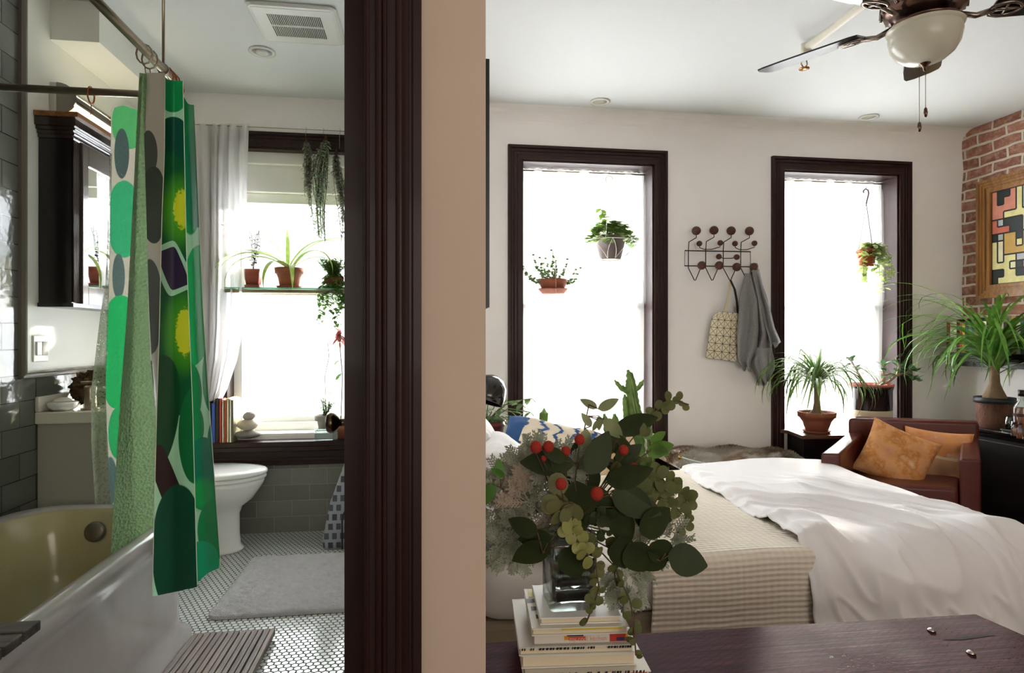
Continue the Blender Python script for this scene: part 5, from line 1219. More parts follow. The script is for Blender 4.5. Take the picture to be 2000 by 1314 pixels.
nb = cp.mth('MULTIPLY_ADD', cp.noise(tc.outputs['UV'], 4, 2), .06, -.03); yb = cp.mth('ADD', sx.outputs[1], nb)
cp.l(col, cp.b.inputs[0]); cp.b.inputs['Roughness'].default_value = .8; cp.bump(cp.noise(tc.outputs['UV'], 40, 5), .35, .004)
cq = NT('rust_cushion_cloth_striped'); tc = cq.n('ShaderNodeTexCoord'); f = cq.noise(tc.outputs['UV'], 2.8, 5); sx = cq.n('ShaderNodeSeparateXYZ'); cq.l(tc.outputs['UV'], sx.inputs[0])
col = cq.ramp(f, [(.36, 'd39a70'), (.48, 'cc8a4a'), (.58, 'c98a62'), (.68, 'd8b48c')])
nb = cq.mth('MULTIPLY_ADD', cq.noise(tc.outputs['UV'], 3, 2), .06, -.03); yb = cq.mth('ADD', sx.outputs[1], nb)
lo_ = cq.mth('MULTIPLY', cq.mth('GREATER_THAN', yb, .50), cq.mth('LESS_THAN', yb, .545))
col = cq.mix(cq.mth('LESS_THAN', yb, .5), col, 'c99c72'); col = cq.mix(lo_, col, 'ddc9a0'); cq.l(col, cq.b.inputs[0]); cq.b.inputs['Roughness'].default_value = .8; cq.bump(cq.noise(tc.outputs['UV'], 30, 5), .35, .004)
phi = math.atan2(FR.y-FL.y, FR.x-FL.x)
c1 = at(1750, 892, Y=3.00); c2 = at(1830, 897, Y=3.03)
pillow('cushion', c2, .32, .33, .12, rot(math.radians(-38), math.radians(-14), math.radians(4)), cq.mat, 'rust and sand cushion with a pale stripe, right one on the leather armchair', seed=12, cat='cushion', pinch=1.2)
pillow('cushion', c1, .34, .32, .13, rot(math.radians(-30), math.radians(-18), math.radians(24)), cp.mat, 'orange-brown cushion tipped on its corner, left one on the leather armchair', seed=11, cat='cushion', pinch=1.2)
# ---- black sideboard
sb = thing('sideboard', (3.48, 2.9, 0), 'black lacquered sideboard along the brick wall beside the armchair', 'sideboard')
sz_ = .60; x0, x1, y0, y1 = 3.30, XR-.03, 1.9, 3.37
MB().box(x0+.02, x1, y0, y1-.01, .06, sz_-.05).build('carcass', bp, sb, smooth=False)
MB().box(x0-.005, x1, y0-.01, y1+.005, sz_-.022, sz_).box(x0+.008, x1, y0, y1, sz_-.05, sz_-.022).build('top', mat('black_lacquer', '17100f', .18, coat=.5), sb, smooth=False, bevel=.004)
for k in range(3):
    ya = y0+.02+k*.48; MB().box(x0+.008, x0+.02, ya, ya+.46, .08, sz_-.07).build('door', bp, sb, smooth=False, bevel=.002)
for x in (x0+.05, x1-.05):
    for y in (y0+.05, y1-.06): MB().box(x-.02, x+.02, y-.02, y+.02, 0, .06).build('foot', bp, sb, smooth=False)
# large ponytail palm in bark-wrapped pot
c = at(1941, 832, Y=3.26); c.z = sz_; c.x = 3.40
o = thing('ponytail_palm', c, 'large ponytail palm with long drooping leaves in a bark-covered pot on the sideboard', 'potted plant')
MB().lathe([(0,0),(.085,0),(.088,.01),(.094,.16),(.09,.165),(.0,.16)], c, 30).build('bark_wrap', mat('bark_wrap', '7a5340', .85, col2='4f3427', vs=6, bump=.8, bs=40, bd=.01, stretch=(3,3,1)), o)
MB().lathe([(.088,.150),(.104,.152),(.104,.185),(.098,.185),(.09,.165)], c, 30, caps=False).lathe([(0,.17),(.095,.17),(.095,.165)], c, 20, caps=False).build('pot', mat('dark_grey_pot', '2c3338', .4), o)
tp = c+Vector((0,0,.17))
MB().lathe([(.062,-.005),(.060,.02),(.042,.06),(.028,.10),(.024,.17),(.030,.25),(.016,.28)], tp, 18).build('trunk', mat('palm_trunk', '8d7559', .8, var=.35, bump=.4), o)
m = MB(); rg = random.Random(101); tt = tp+Vector((0,0,.22))
for i in range(165):
    a = rg.uniform(0, 2*PI); L = rg.uniform(.40,.85)*(.6 if math.cos(a) > .3 else 1); ri = rg.uniform(.5, 1.45)
    m.strap(tt+Vector((rg.uniform(-.015,.015), rg.uniform(-.015,.015), rg.uniform(-.08,.08))), a, L, ri, rg.uniform(1.9,3.3), rg.uniform(.015,.025), 12, rg.uniform(-.5,.5))
for (a, L, ri, dr_) in ((2.9,.95,1.1,1.7),(3.2,.95,.9,1.7),(2.6,.85,1.2,2.2),(3.5,.9,1.0,2.4),(4.0,.8,.6,2.3),(3.8,.75,.9,3.0),(3.05,.8,.7,2.9)): m.strap(tt+Vector((0,0,.05)), a, L, ri, dr_, .014, 14)
for v in m.v:
    if v.x > XR-.02: v.x = XR-.02-.3*(v.x-XR+.02) if v.x < XR+.3 else XR-.1
    if v.y > YB-.03: v.y = YB-.03-.2*(v.y-YB+.03)
    if v.z < sz_+.004 and v.x > 3.28 and v.y < 3.4: v.z = sz_+.004
m.build('foliage', mat('palm_leaf_large', '3f7a26', .35, col2='7ba845', vs=9, tl=.2), o)
# tray, glasses, bottles
tc_ = at(1990, 843, X=3.44); ty = 3.03
tr_ = thing('tray', (3.42, 2.92, sz_), 'mirror-finish tray holding glasses and bottles on the sideboard', 'tray')
MB().loft([rrect(3.42, 2.92, .11+.0, .22, .02, z) for z in (sz_+.001, sz_+.006)]).build('base', mat('tray_silver', 'b9b7b2', .12, 1), tr_, smooth=False)
m = MB(); m.tube(rrect(3.42, 2.92, .112, .222, .02, sz_+.012), .005, 6, True); m.build('rim', mat('tray_black', '1a1614', .3, .3), tr_)
gl = mat('clear_glass', 'f4f8f6', .02, trans=1.0, ior=1.3)
def tumbler(px, Y, h_, r_, lab):
    c = at(px, 840, Y=Y); c = Vector((min(max(c.x, 3.34), 3.50), Y, sz_+.006))
    o = MB().lathe([(0,.0),(r_*.85,0),(r_,h_),(r_-.002,h_),(r_*.85-.002,.008),(0,.008)], c, 24, caps=False).build('tumbler', glass_mat('tumbler_glass', 'eef4f2', gloss=.12)); tag(o, lab, 'glass')
tumbler(1960, 3.10, .085, .030, 'tall clear tumbler at the left end of the tray'); tumbler(1972, 3.05, .06, .026, 'short clear glass second from the left on the tray')
tumbler(1982, 3.07, .065, .026, 'clear glass standing behind the small amber bottle')
def bottle(px, py, Y, r_, h_, nk, lab, liquid, cap, lvl=.62, label_c=None):
    c = at(px, py, Y=Y); c = Vector((c.x, Y, sz_+.006)); o = thing('bottle', c, lab, 'bottle')
    MB().lathe([(0,0),(r_,0),(r_+.001,.004),(r_,h_*.60),(r_*.85,h_*.67),(nk,h_*.76),(nk,h_*.93)], c, 26, caps=False).build('glass', glass_mat('bottle_glass', 'e8eee9', gloss=.1), o)
    MB().lathe([(0,.003),(r_-.003,.003),(r_-.002,h_*lvl*.95),(r_-.004,h_*lvl),(0,h_*lvl)], c, 24).build('liquid', liquid, o)
    MB().lathe([(nk+.001,h_*.86),(nk+.003,h_*.86),(nk+.003,h_),(0,h_)], c, 20).build('cap', cap, o)
    if label_c:
        MB().lathe([(r_+.0015,h_*.40),(r_+.0015,h_*.47)], c, 26, caps=False).build('paper_label', label_c, o)
amber = mat('amber_liquid', 'b5651b', .1, trans=.45, tl=.4); capm = mat('cap_dark', '2a1715', .4)
bottle(1996, 838, 3.00, .040, .245, .015, 'whisky bottle with amber liquid and dark stopper at the back of the tray', amber, capm, .60, mat('label_dark', '4a2a1c', .6))
bottle(1992, 846, 2.86, .013, .085, .006, 'miniature bottle at the far right, in front of the whisky bottle', amber, capm, .4, None)
bottle(1981, 844, 2.94, .014, .075, .006, 'tiny amber bottle in front of the tumblers', amber, capm, .5, None)
# ---- bookshelf ledge on the brick wall
sl = thing('wall_shelf', (3.58, 3.3, .96), 'black moulded ledge shelf on the brick wall holding books', 'shelf')
MB().box(3.47, XR-.013, 2.2, 3.66, 1.022, 1.045).box(3.49, XR-.013, 2.2, 3.65, .985, 1.022).box(3.51, XR-.013, 2.2, 3.64, .955, .985).build('ledge', mat('shelf_black', '171012', .3), sl, smooth=False, bevel=.003)
rg = random.Random(111); y = 3.695
bc = ['8c2d22','d8d2c6','c9b9a4','4a211c','c0562c','d3a93c','2c4a3a','5f7f78','2a5a5c','9c8a4a','3f5f3a','d9d2a0','24323c','e3dccb','35506b','a83c2c','c8c0a0','2f2f2c','7d8a5a','b98a3c','dcd5c5','4a6a5a','8c5a3c','2c3c5c']
nmz = ['dark red','white','beige','maroon','orange','mustard','bottle green','grey-green','teal','olive','moss green','cream','charcoal','ivory','slate blue','brick red','stone-coloured','black','sage green','ochre','off-white','sea green','tan','navy']
for i, cl in enumerate(bc):
    t_ = rg.uniform(.016, .032); y -= t_; hh_ = rg.uniform(.19, .235) if i > 1 else .20; dpt = .14
    # spines face the room (-x)
    loc = Vector((3.555, y+t_/2, 1.045)); o = book((loc.x, loc.y, loc.z), t_-.001, dpt, hh_, cl, '%s book upright in the row on the black wall shelf' % nmz[i], 'books on the wall shelf', rz=-PI/2)
# ---- framed abstract picture
fa_, fb_ = at(1909, 357, X=XR-.04), at(1914, 583, X=XR-.04)
pz0, pz1 = fb_.z, fa_.z; py1 = fa_.y; py0 = py1-.80; xf = XR-.012
pf = thing('framed_painting', (xf, py1-.4, pz0), 'abstract block painting in a stepped gold wood frame on the brick wall', 'picture')
gw = wood_mat('gold_frame_wood', 'a5743c', '7d5426', .35, 2, 12, .05)
m = MB()
for i, (a, b, d) in enumerate(((0,.018,.040),(.018,.034,.032),(.034,.05,.026),(.05,.066,.018),(.066,.085,.024))):
    m.box(xf-d, xf, py1-b, py1-a, pz0+a, pz1-a).box(xf-d, xf, py0+a, py0+b, pz0+a, pz1-a).box(xf-d, xf, py0+b, py1-b, pz1-b, pz1-a).box(xf-d, xf, py0+b, py1-b, pz0+a, pz0+b)
m.build('frame', gw, pf, smooth=False)
pcs = ['1e2826','e6dc9a','d98a72','c9a052','b9bcc0','c96a52','e9e0b8','2a3634']; pm_ = [mat('paint_%d' % i, c_, .5, var=.15, vs=20) for i, c_ in enumerate(pcs)]+[mat('paint_outline', '0e1010', .5)]
ny, nz_ = 15, 13; rg = random.Random(5); G = [[0]*ny for _ in range(nz_)]
for _ in range(30):     # interlocking T and bar shapes
    a, b = rg.randrange(ny), rg.randrange(nz_); ci = rg.choice([1,1,2,2,5,3,4,6,0,7]); L = rg.randint(2,6); wd_ = rg.choice((1,1,2))
    for k in range(L):
        for q in range(wd_):
            if rg.random() < 2: 
                if b+k < nz_ and a+q < ny: G[b+k][a+q] = ci
    for k in range(-2, 3):
        if 0 <= a+k < ny: G[b][a+k] = ci
m = MB(); ya, yb_, za, zb_ = py0+.085, py1-.085, pz0+.085, pz1-.085; dy, dz = (yb_-ya)/ny, (zb_-za)/nz_; xx = xf-.008
m.mi = 8; m.add([(xx, ya, za), (xx, ya, zb_), (xx, yb_, zb_), (xx, yb_, za)], [(0,1,2,3)])
for j in range(nz_):
    for i in range(ny):
        g = .005; c_ = G[j][i]; m.mi = c_
        l_ = 0 if i and G[j][i-1] == c_ else g; r_ = 0 if i < ny-1 and G[j][i+1] == c_ else g; b_ = 0 if j and G[j-1][i] == c_ else g; t_ = 0 if j < nz_-1 and G[j+1][i] == c_ else g
        y_a, y_b, z_a, z_b = ya+i*dy+l_, ya+(i+1)*dy-r_, za+j*dz+b_, za+(j+1)*dz-t_
        m.add([(xx-.0008, y_a, z_a), (xx-.0008, y_a, z_b), (xx-.0008, y_b, z_b), (xx-.0008, y_b, z_a)], [(0,1,2,3)])
m.build('canvas', pm_, pf, smooth=False)
# ================================================================ CEILING
downlight(1172, 198, .058, 'round white recessed light in the bedroom ceiling above the left window')
downlight(1697, 228, .058, 'round white recessed light in the bedroom ceiling near the brick wall')
pp = thing('sprinkler', (1.80, 2.7, ZC-.06), 'white ceiling pipe ending in a brass sprinkler head beside the fan', 'sprinkler')
MB().tube([(1.80, 2.70, ZC-.035), (1.80, 1.2, ZC-.035)], .018, 16).lathe([(.024,-.02),(.024,.025)], (1.80, 2.705, ZC-.04), 16).build('pipe', mat('cream_pipe', 'd9d2c2', .4), pp)
cB = mat('brass_sprinkler', 'a5784c', .25, 1)
b0 = Vector((1.80, 2.72, ZC-.03)); 
MB().lathe([(.010,-.055),(.014,-.05),(.014,-.03),(.009,-.026)], b0+Vector((0,0,.0)), 14).tube([b0+Vector((-.012,0,-.055)), b0+Vector((-.016,0,-.075)), b0+Vector((0,0,-.095))], .003, 6).tube([b0+Vector((.012,0,-.055)), b0+Vector((.016,0,-.075)), b0+Vector((0,0,-.095))], .003, 6).lathe([(0,-.099),(.024,-.099),(.024,-.095),(0,-.095)], b0, 16).build('head', cB, pp)
# ceiling fan
fc = Vector((1.69, 1.88, 0)); fan = thing('ceiling_fan', (fc.x, fc.y, 2.0), 'five-bladed ceiling fan with frosted glass bowl light and two pull chains', 'ceiling fan')
bz_ = mat('antique_bronze', '6e564c', .25, .9)
pew = mat('pewter', '8a7d74', .25, .9)
MB().lathe([(0,2.345),(.045,2.345),(.095,2.335),(.125,2.31),(.13,2.28),(.12,2.255),(.085,2.24),(.05,2.235)], fc, 36).lathe([(.018,2.34),(.018,2.50)], fc, 16).lathe([(.02,2.44),(.06,2.50),(.075,2.555),(0,2.555)], fc, 28).build('motor', bz_, fan)
m = MB()
for k in range(12):
    a = 2*PI*k/12; p = Vector((math.cos(a)*.128, math.sin(a)*.128, 2.29)); t_ = Vector((-math.sin(a), math.cos(a), 0))
    m.tube([fc+p-t_*.026+Vector((0,0,-.025)), fc+p+Vector((0,0,.028)), fc+p+t_*.026+Vector((0,0,-.025))], .0045, 6)
m.build('motor_lattice', pew, fan)
MB().lathe([(.05,2.236),(.06,2.232),(.10,2.222),(.105,2.214),(.07,2.208),(.03,2.205)], fc, 32).build('light_kit', bz_, fan)
alab = mat('alabaster_glass', 'd9d6c4', .25, coat=.4, tl=.25)
SB = lambda pr: [(r*.80, 2.206-(2.218-z)*.80) for r, z in pr]
MB().lathe(SB([(.136,2.200),(.142,2.206),(.145,2.214),(.140,2.218),(.134,2.21),(.138,2.180),(.130,2.140),(.110,2.105),(.080,2.080),(.045,2.066),(.015,2.062)]), fc, 48, caps=False).build('glass_bowl', alab, fan)
MB().lathe(SB([(0,2.030),(.005,2.032),(.007,2.045),(.012,2.052),(.020,2.060),(.030,2.072),(.026,2.074),(0,2.074)]), fc, 24).build('finial', bz_, fan)
bw = mat('blade_dark', '15110f', .3, coat=.8)
for k, deg in enumerate((121, 49, -23, -95, -167)):
    a = math.radians(deg); d = Vector((math.cos(a), math.sin(a), 0)); s_ = Vector((-math.sin(a), math.cos(a), 0)); pt = math.radians(13)
    up = Vector((0,0,1))*math.cos(pt)+s_*math.sin(pt); sd = s_*math.cos(pt)-Vector((0,0,1))*math.sin(pt)
    out = []
    for (r_, w_) in ((.20,.045),(.23,.056),(.30,.060),(.47,.068),(.55,.066),(.575,.058),(.585,.03)): out.append((r_, w_))
    top = [fc+Vector((0,0,2.250))+d*r_+sd*w_ for r_, w_ in out]+[fc+Vector((0,0,2.250))+d*r_-sd*w_ for r_, w_ in reversed(out)]
    m = MB(); m.loft([[p-up*.003 for p in top], [p+up*.003 for p in top]]); m.build('blade', bw, fan, smooth=False)
    m = MB(); base = fc+Vector((0,0,2.238))
    m.tube([base+d*.10, base+d*.15+Vector((0,0,-.012)), base+d*.20], .010, 8)
    ring = [base+d*(.235+.045*math.cos(2*PI*q/16))+sd*(.030*math.sin(2*PI*q/16)) for q in range(16)]
    m.tube(ring, .006, 6, True); m.tube([base+d*.19, base+d*.28], .006, 6); m.tube([base+d*.235+sd*.03, base+d*.235-sd*.03], .005, 6)
    m.build('blade_iron', pew, fan)
for (dx, dy, z0, zb2) in ((-.018,.003,2.075,at(1797, 240, Y=1.88).z), (.003,.0,2.062,at(1806, 212, Y=1.88).z)):
    p = fc+Vector((dx, dy, 0)); ch_ = MB().tube([p+Vector((0,0,z0)), p+Vector((0,0,zb2))], .0011, 5).build('pull_chain', pew, fan)
    MB().lathe([(0,-.030),(.004,-.028),(.0065,-.014),(.005,.0),(.002,.004)], p+Vector((0,0,zb2)), 14).build('pull', bz_, ch_)
# ================================================================ FOREGROUND TABLE
TZ = .52
tt_ = thing('console_table', (.68, .95, 0), 'dark red-brown wooden table with live grain in the foreground', 'table')
gt = NT('rough_walnut'); v = gt.coord('Object', (1.2, 26, 26)); f = gt.noise(v, 3.5, 7, .7); g2 = gt.noise(gt.coord('Object', (2.5,2.5,2.5)), 2.2, 3)
saw = gt.coord('Object', (1,1,1), (0,0,math.radians(60))); wv = gt.n('ShaderNodeTexWave'); wv.inputs['Scale'].default_value = 26; wv.inputs['Distortion'].default_value = 2.2; wv.inputs['Detail'].default_value = 4; wv.inputs['Detail Scale'].default_value = 2.5; gt.l(saw, wv.inputs[0])
col = gt.ramp(f, [(.3, '2a0f14'), (.55, '48222c'), (.72, '5a3340')]); col = gt.mix(gt.mth('MULTIPLY', gt.mth('POWER', wv.outputs[1], 4), .5), col, '241210'); gt.l(col, gt.b.inputs[0])
gt.b.inputs['Specular IOR Level'].default_value = .06; sk = gt.mth('MULTIPLY', gt.mth('GREATER_THAN', gt.noise(gt.coord('Object', (1,2.5,1), (0,0,.6)), 130, 2), .66), gt.mth('GREATER_THAN', g2, .5)); gt.l(gt.mth('SUBTRACT', gt.mth('MULTIPLY_ADD', g2, .3, .46), gt.mth('MULTIPLY', sk, .42)), gt.b.inputs['Roughness']); gt.bump(f, .35, .003)
cB2 = at(1905, 1198, Z=TZ)
MB().prism([(XP+.003, .50), (cB2.x+.10, .50), (cB2.x+.0, cB2.y), (XP+.003, 1.262)], TZ-.035, TZ).build('top', gt.mat, tt_, smooth=False, bevel=.003)
m = MB(); kx = at(1900, 1245, Z=TZ)
m.add([kx+Vector((-.075,0,.0006)), kx+Vector((-.03,-.006,.0006)), kx+Vector((.06,.002,.0006)), kx+Vector((.02,.007,.0006)), kx+Vector((-.03,.004,.0006))], [(0,1,2,3,4)]); m.build('crack', mat('crack_dark', '120806', .9), tt_, smooth=False)
for px, py in ((1819, 1232), (1896, 1276)):
    c = at(px, py, Z=TZ); MB().lathe([(.0082,0),(.0078,.003),(.005,.0055),(0,.0065)], c, 20).build('screw_head', chrome, tt_)
for x, y in ((.18, .56), (1.12, .56), (.18, 1.18), (1.10, 1.14)): MB().box(x-.025, x+.025, y-.025, y+.025, 0, TZ-.035).build('leg', dark_wood, tt_, smooth=False)
# book stack
def bk_at(pxl, pxr, pyf, Yf, dep, z0, z1, col, lab, rz=0, spine=-1, pages='d9cbb0'):
    a, b = at(pxl, pyf, Y=Yf), at(pxr, pyf, Y=Yf); w_ = (b-a).length
    c = (a+b)/2; d_ = Vector((math.cos(rz), math.sin(rz), 0)); n_ = Vector((-math.sin(rz), math.cos(rz), 0))
    cc = c+n_*dep/2; return book((cc.x, cc.y, z0), w_, dep, z1-z0, col, lab, 'cookbooks stacked under the vase', rz=rz, lay=True, spine=spine, pages=pages), Vector((cc.x, cc.y, z1)), w_
rzb = math.radians(-4.5)
YF = 1.075
lv = [TZ+.0005, TZ+.020, TZ+.060, TZ+.063, TZ+.086, TZ+.089]
b1, t1, _ = bk_at(1028, 1268, 1300, YF-.02, .20, TZ+.0005, TZ+.036, 'd8d2c4', 'thick cream-edged book with coloured spine stripes at the bottom of the stack', rzb, 1)
b2, t2, _ = bk_at(1020, 1240, 1270, YF, .205, TZ+.037, TZ+.060, 'd9d5ca', 'white book second from the bottom of the stack, pages showing', rzb, 1)
b3, t3, _ = bk_at(1015, 1236, 1260, YF-.002, .205, TZ+.061, TZ+.076, 'c9c5ba', 'pale book third from the bottom of the stack, with a black lettered edge', rzb, 1)
b4, t4, w4 = bk_at(1045, 1232, 1235, YF+.004, .16, TZ+.0765, TZ+.094, 'cfc8ba', 'book with red and blue spine squares, fourth from the bottom of the stack', rzb, -1)
b5, t5, _ = bk_at(1040, 1226, 1220, YF, .175, TZ+.0945, TZ+.108, 'd9d6c6', 'white book with yellow patches, second from the top of the stack', rzb, 1)
b6, t6, _ = bk_at(1056, 1212, 1205, YF+.012, .150, TZ+.1085, TZ+.121, 'e2e0da', 'thin white book directly beneath the glass vase', rzb, 1)
R_ = Matrix.Rotation(rzb, 3, 'Z')
def patch(o, c, u0, u1, z0, z1, dep, col, name, top=False, v0=0, v1=0, e=.0006):
    m = MB()
    if not top: q = [(u0, -dep/2-e, z0), (u1, -dep/2-e, z0), (u1, -dep/2-e, z1), (u0, -dep/2-e, z1)]
    else: q = [(u0, v0, e), (u1, v0, e), (u1, v1, e), (u0, v1, e)]
    m.add([Vector((c.x, c.y, 0 if not top else c.z))+R_@Vector(p) for p in q], [(0,1,2,3)]); return m.build(name, mat('print_'+col, col, .5), o, smooth=False)
# printed spine bands
for (u0, u1, cl) in ((-.105,-.070,'2a3350'),(-.070,-.012,'b5402c'),(-.012,.012,'3f6a34'),(.012,.036,'c9a23c'),(.036,.105,'b5402c')): patch(b1, t1, u0, u1, TZ+.029, TZ+.0345, .20, cl, 'spine_stripe')
for (u0, u1, z0, z1, cl) in ((-.03,.0,.090,.094,'2a2430'),(-.035,-.027,.084,.091,'cf8a2c'),(-.027,.004,.083,.0895,'c4472c'),(.048,.077,.079,.093,'b5362c'),(.060,.075,.080,.0865,'27406a'),(.077,.081,.079,.093,'d79a2c')): patch(b4, t4, u0, u1, TZ+z0, TZ+z1, .16, cl, 'spine_square')
patch(b5, t5, -.035, .075, TZ+.1035, TZ+.1065, .175, 'c9b23c', 'yellow_band'); patch(b5, t5, -.082, -.050, 0, 0, 0, 'c9bf2c', 'yellow_patch', True, .045, .080)
for k in range(3): patch(b5, t5, -.088+.006*k, -.070+.006*k, 0, 0, 0, '3a3634', 'cover_photo', True, .02-.035*k, .036-.035*k)
rg = random.Random(4)
for (b_, t_, z0, dep) in ((b3, t3, TZ+.0705, .205), (b1, t1, TZ+.0352-.001, .20)):
    m = MB(); u = -.10
    while u < .10:
        w_ = rg.uniform(.002, .005); 
        if rg.random() < .8: m.add([Vector((t_.x, t_.y, 0))+R_@Vector(p) for p in ((u, -dep/2-.0008, z0), (u+w_, -dep/2-.0008, z0), (u+w_+.001, -dep/2-.0008, z0+.0042), (u+.001, -dep/2-.0008, z0+.0042))], [(0,1,2,3)])
        u += w_+rg.uniform(.0008, .003)
    m.build('printed_edge', mat('print_black', '1d1a18', .6), b_, smooth=False)['kind'] = 'stuff'
tx = bpy.data.curves.new('title', 'FONT'); tx.body = 'my cool kitchen'; tx.size = .0125; tx.extrude = .0002
to_ = bpy.data.objects.new('title', tx); me = bpy.data.meshes.new_from_object(to_); me.name = 'title'; bpy.data.objects.remove(to_)
to_ = bpy.data.objects.new('title', me); C.objects.link(to_); to_.parent = b4; me.materials.append(mat('title_pink', 'd9a79a', .5))
p = Vector((t4.x, t4.y, 0))+R_@Vector((-.026, -.0812, TZ+.0815)); to_.location = p-ROOT[b4.name]; to_.rotation_euler = (PI/2, 0, rzb)
to_.scale = (.85, 1, 1)
# vase
vc = Vector((at(1112, 1195, Y=1.15).x, 1.155, TZ+.1215))
vs_ = thing('vase', vc, 'clear square glass vase full of stems on top of the book stack', 'vase')
vg = glass_mat('vase_glass', 'dfe6e2', gloss=.10); hw = .044
R = [rrect(vc.x, vc.y, hw*k, hw*k, .010, vc.z+z) for k, z in ((.98,0),(1,.004),(1.02,.08),(1.08,.135))]
Ri = [rrect(vc.x, vc.y, (hw-.004)*k, (hw-.004)*k, .008, vc.z+z) for k, z in ((1.08,.135),(1.02,.08),(.97,.016))]
MB().loft(R+Ri).build('glass', vg, vs_)
MB().loft([rrect(vc.x, vc.y, hw-.005, hw-.005, .008, vc.z+z) for z in (.017, .09)]).build('water', glass_mat('water', 'dedfd4', gloss=.04), vs_)
# ---- flowers and foliage: every stem a thing
def FP(px, py, Y): return at(px, py, Y=Y)
foot = vc+Vector((0,0,.02))
def stem_to(st, e, bend=.3, r=.0018, foot_off=None):
    rg_ = random.Random(int(e.x*1e4)+int(e.z*1e4)); f0 = foot+Vector((rg_.uniform(-.025,.025), rg_.uniform(-.025,.025), 0)); mth = vc+Vector(((e.x-vc.x)*.18, (e.y-vc.y)*.18, .145)); mth.x = max(vc.x-.035, min(vc.x+.035, mth.x)); mth.y = max(vc.y-.035, min(vc.y+.035, mth.y))
    pts = []
    for k in range(13):
        t = k/12; pts.append((f0*(1-t)**2+mth*2*t*(1-t)+e*t*t) if t > 0 else f0)
    pts = [f0, f0.lerp(mth, .5), mth]+[((mth)*(1-t)**2+(mth.lerp(e, .5)+Vector((0,0,bend*(e-mth).length*.5)))*2*t*(1-t)+e*t*t) for t in [k/8 for k in range(1, 9)]]
    st.tube(pts, [r*1.2]*3+[r*(1-.4*k/8) for k in range(8)], 6); return pts
red = mat('red_ball', 'a02c1c', .8, bump=.8, bs=300, bd=.003)
balls = [((1047,873,1.12),.0125,'upper-left of the two big red pompom flowers, leftmost of all'),((1071,872,1.12),.0115,'red pompom flower just right of the leftmost one, over the silver foliage'),((1105,881,1.14),.0105,'red pompom flower peeking behind the dark leaf, below the ikat cushion'),
 ((1132,858,1.13),.0110,'highest red pompom flower, at the top of the bouquet'),((1218,879,1.16),.0110,'red pompom flower partly hidden near the tall cactus'),((1238,914,1.14),.0105,'rightmost red pompom flower, beside the eucalyptus'),
 ((1096,945,1.07),.0115,'red pompom flower at the middle left, on the silver foliage'),((1166,964,1.06),.0130,'largest and lowest red pompom flower, in the middle of the bouquet'),((1062,895,1.13),.006,'tiny red bud below the leftmost pompoms')]
for (px, py, Y), r, lab in balls:
    r *= .85; e = FP(px, py, Y-.07); o = thing('pompom_flower', e, lab, 'flower', 'red pompom flowers in the vase')
    MB().ball(e, r, 16, (1,1,1.08)).build('flower_head', red, o); st = MB(); stem_to(st, e-Vector((0,0,r)), .15, .0013); st.build('stem', stem_brown, o)
def leafy(px, py, Y, lvs, lab, m_, L=.07, W=.04, n=1, bend=.3, name='leafy_branch', cat='foliage'):
    e = FP(px, py, Y); o = thing(name, e, lab, cat, 'cut foliage in the vase'); st = MB(); m = MB(); pts = stem_to(st, e, bend); 
    for (lx, ly, dY, ang, s_) in lvs:
        q = FP(lx, ly, Y+dY); near = min(pts, key=lambda p: (p-q).length); st.tube([near, q], .0010, 5)
        a = math.radians(ang); d = Vector((math.cos(a)*cs, -math.cos(a)*sn, math.sin(a)))+Vector((0, -.15 if int(lx) % 2 else .2, 0))
        m.leaf(q, d, Vector((sn*.3, -1, .35 if int(ly) % 2 else -.2)), L*s_, W*s_, .12, .10, 8)
    st.build('stem', stem_brown, o); m.build('leaf_cluster', m_, o); return o
leafy(1130,905,1.10, [(1120,905,-.04,180,1.15),(1105,900,-.05,150,.6)], 'broad dark leaf lying across the left of the bouquet over the pompoms', leaf_dark, .085, .042)
leafy(1150,790,1.12, [(1168,798,0,20,.62),(1166,797,0,150,.48),(1155,832,0,128,.42),(1168,820,0,-110,.32),(1170,812,.01,-85,.4),(1180,818,0,-45,.75),(1145,838,0,-100,.72)], 'tallest branch with pale upturned leaves against the bright window', mat('leaf_backlit','6f7a52',.5,col2='8a9068',vs=10,tl=.15), .075, .036)
leafy(1215,845,1.13, [(1200,838,0,10,1.0),(1182,850,0,-35,.8),(1175,852,.01,-120,.8),(1210,870,0,-70,.7),(1190,880,-.02,-140,.75)], 'branch with a long dark leaf sweeping up to the right below the tall cactus', leaf_dark, .095, .045)
leafy(1270,880,1.15, [(1262,882,0,8,1.0),(1270,862,0,25,.62),(1268,858,0,110,.75),(1275,868,.01,-35,.62),(1250,905,0,-30,.6)], 'branch with bright oval leaves reaching right past the window casing', mat('leaf_bright','4c6b2c',.4,col2='5f7d38',vs=8,tl=.35), .062, .036)
leafy(1130,985,1.06, [(1122,940,-.01,-75,1.2),(1150,950,0,-60,1.1),(1195,965,0,-20,1.1),(1185,940,0,15,1.0),(1215,950,0,-50,1.0),(1150,925,0,60,1.0),(1240,1010,0,-10,.9),(1200,990,0,-65,1.0)], 'dark mass of drooping leaves in the middle of the bouquet', leaf_dark, .085, .048, bend=.1)
leafy(1290,1095,1.04, [(1305,1085,0,-12,.98),(1300,1080,0,215,.85),(1250,1040,0,30,1.0),(1230,1060,0,-60,.95),(1270,1062,0,-35,.8),(1210,1050,0,-75,.9)], 'branch with the large round dark leaves lowest on the right', leaf_dark, .072, .058, bend=-.1)
leafy(1060,1080,1.05, [(1070,1060,0,215,.95),(1100,1070,0,-60,.9),(1080,1050,0,190,.8),(1120,1060,0,-80,.9),(1050,1040,0,160,.7)], 'branch with dark leaves hanging lowest on the left over the vase', leaf_dark, .08, .052, bend=-.1)
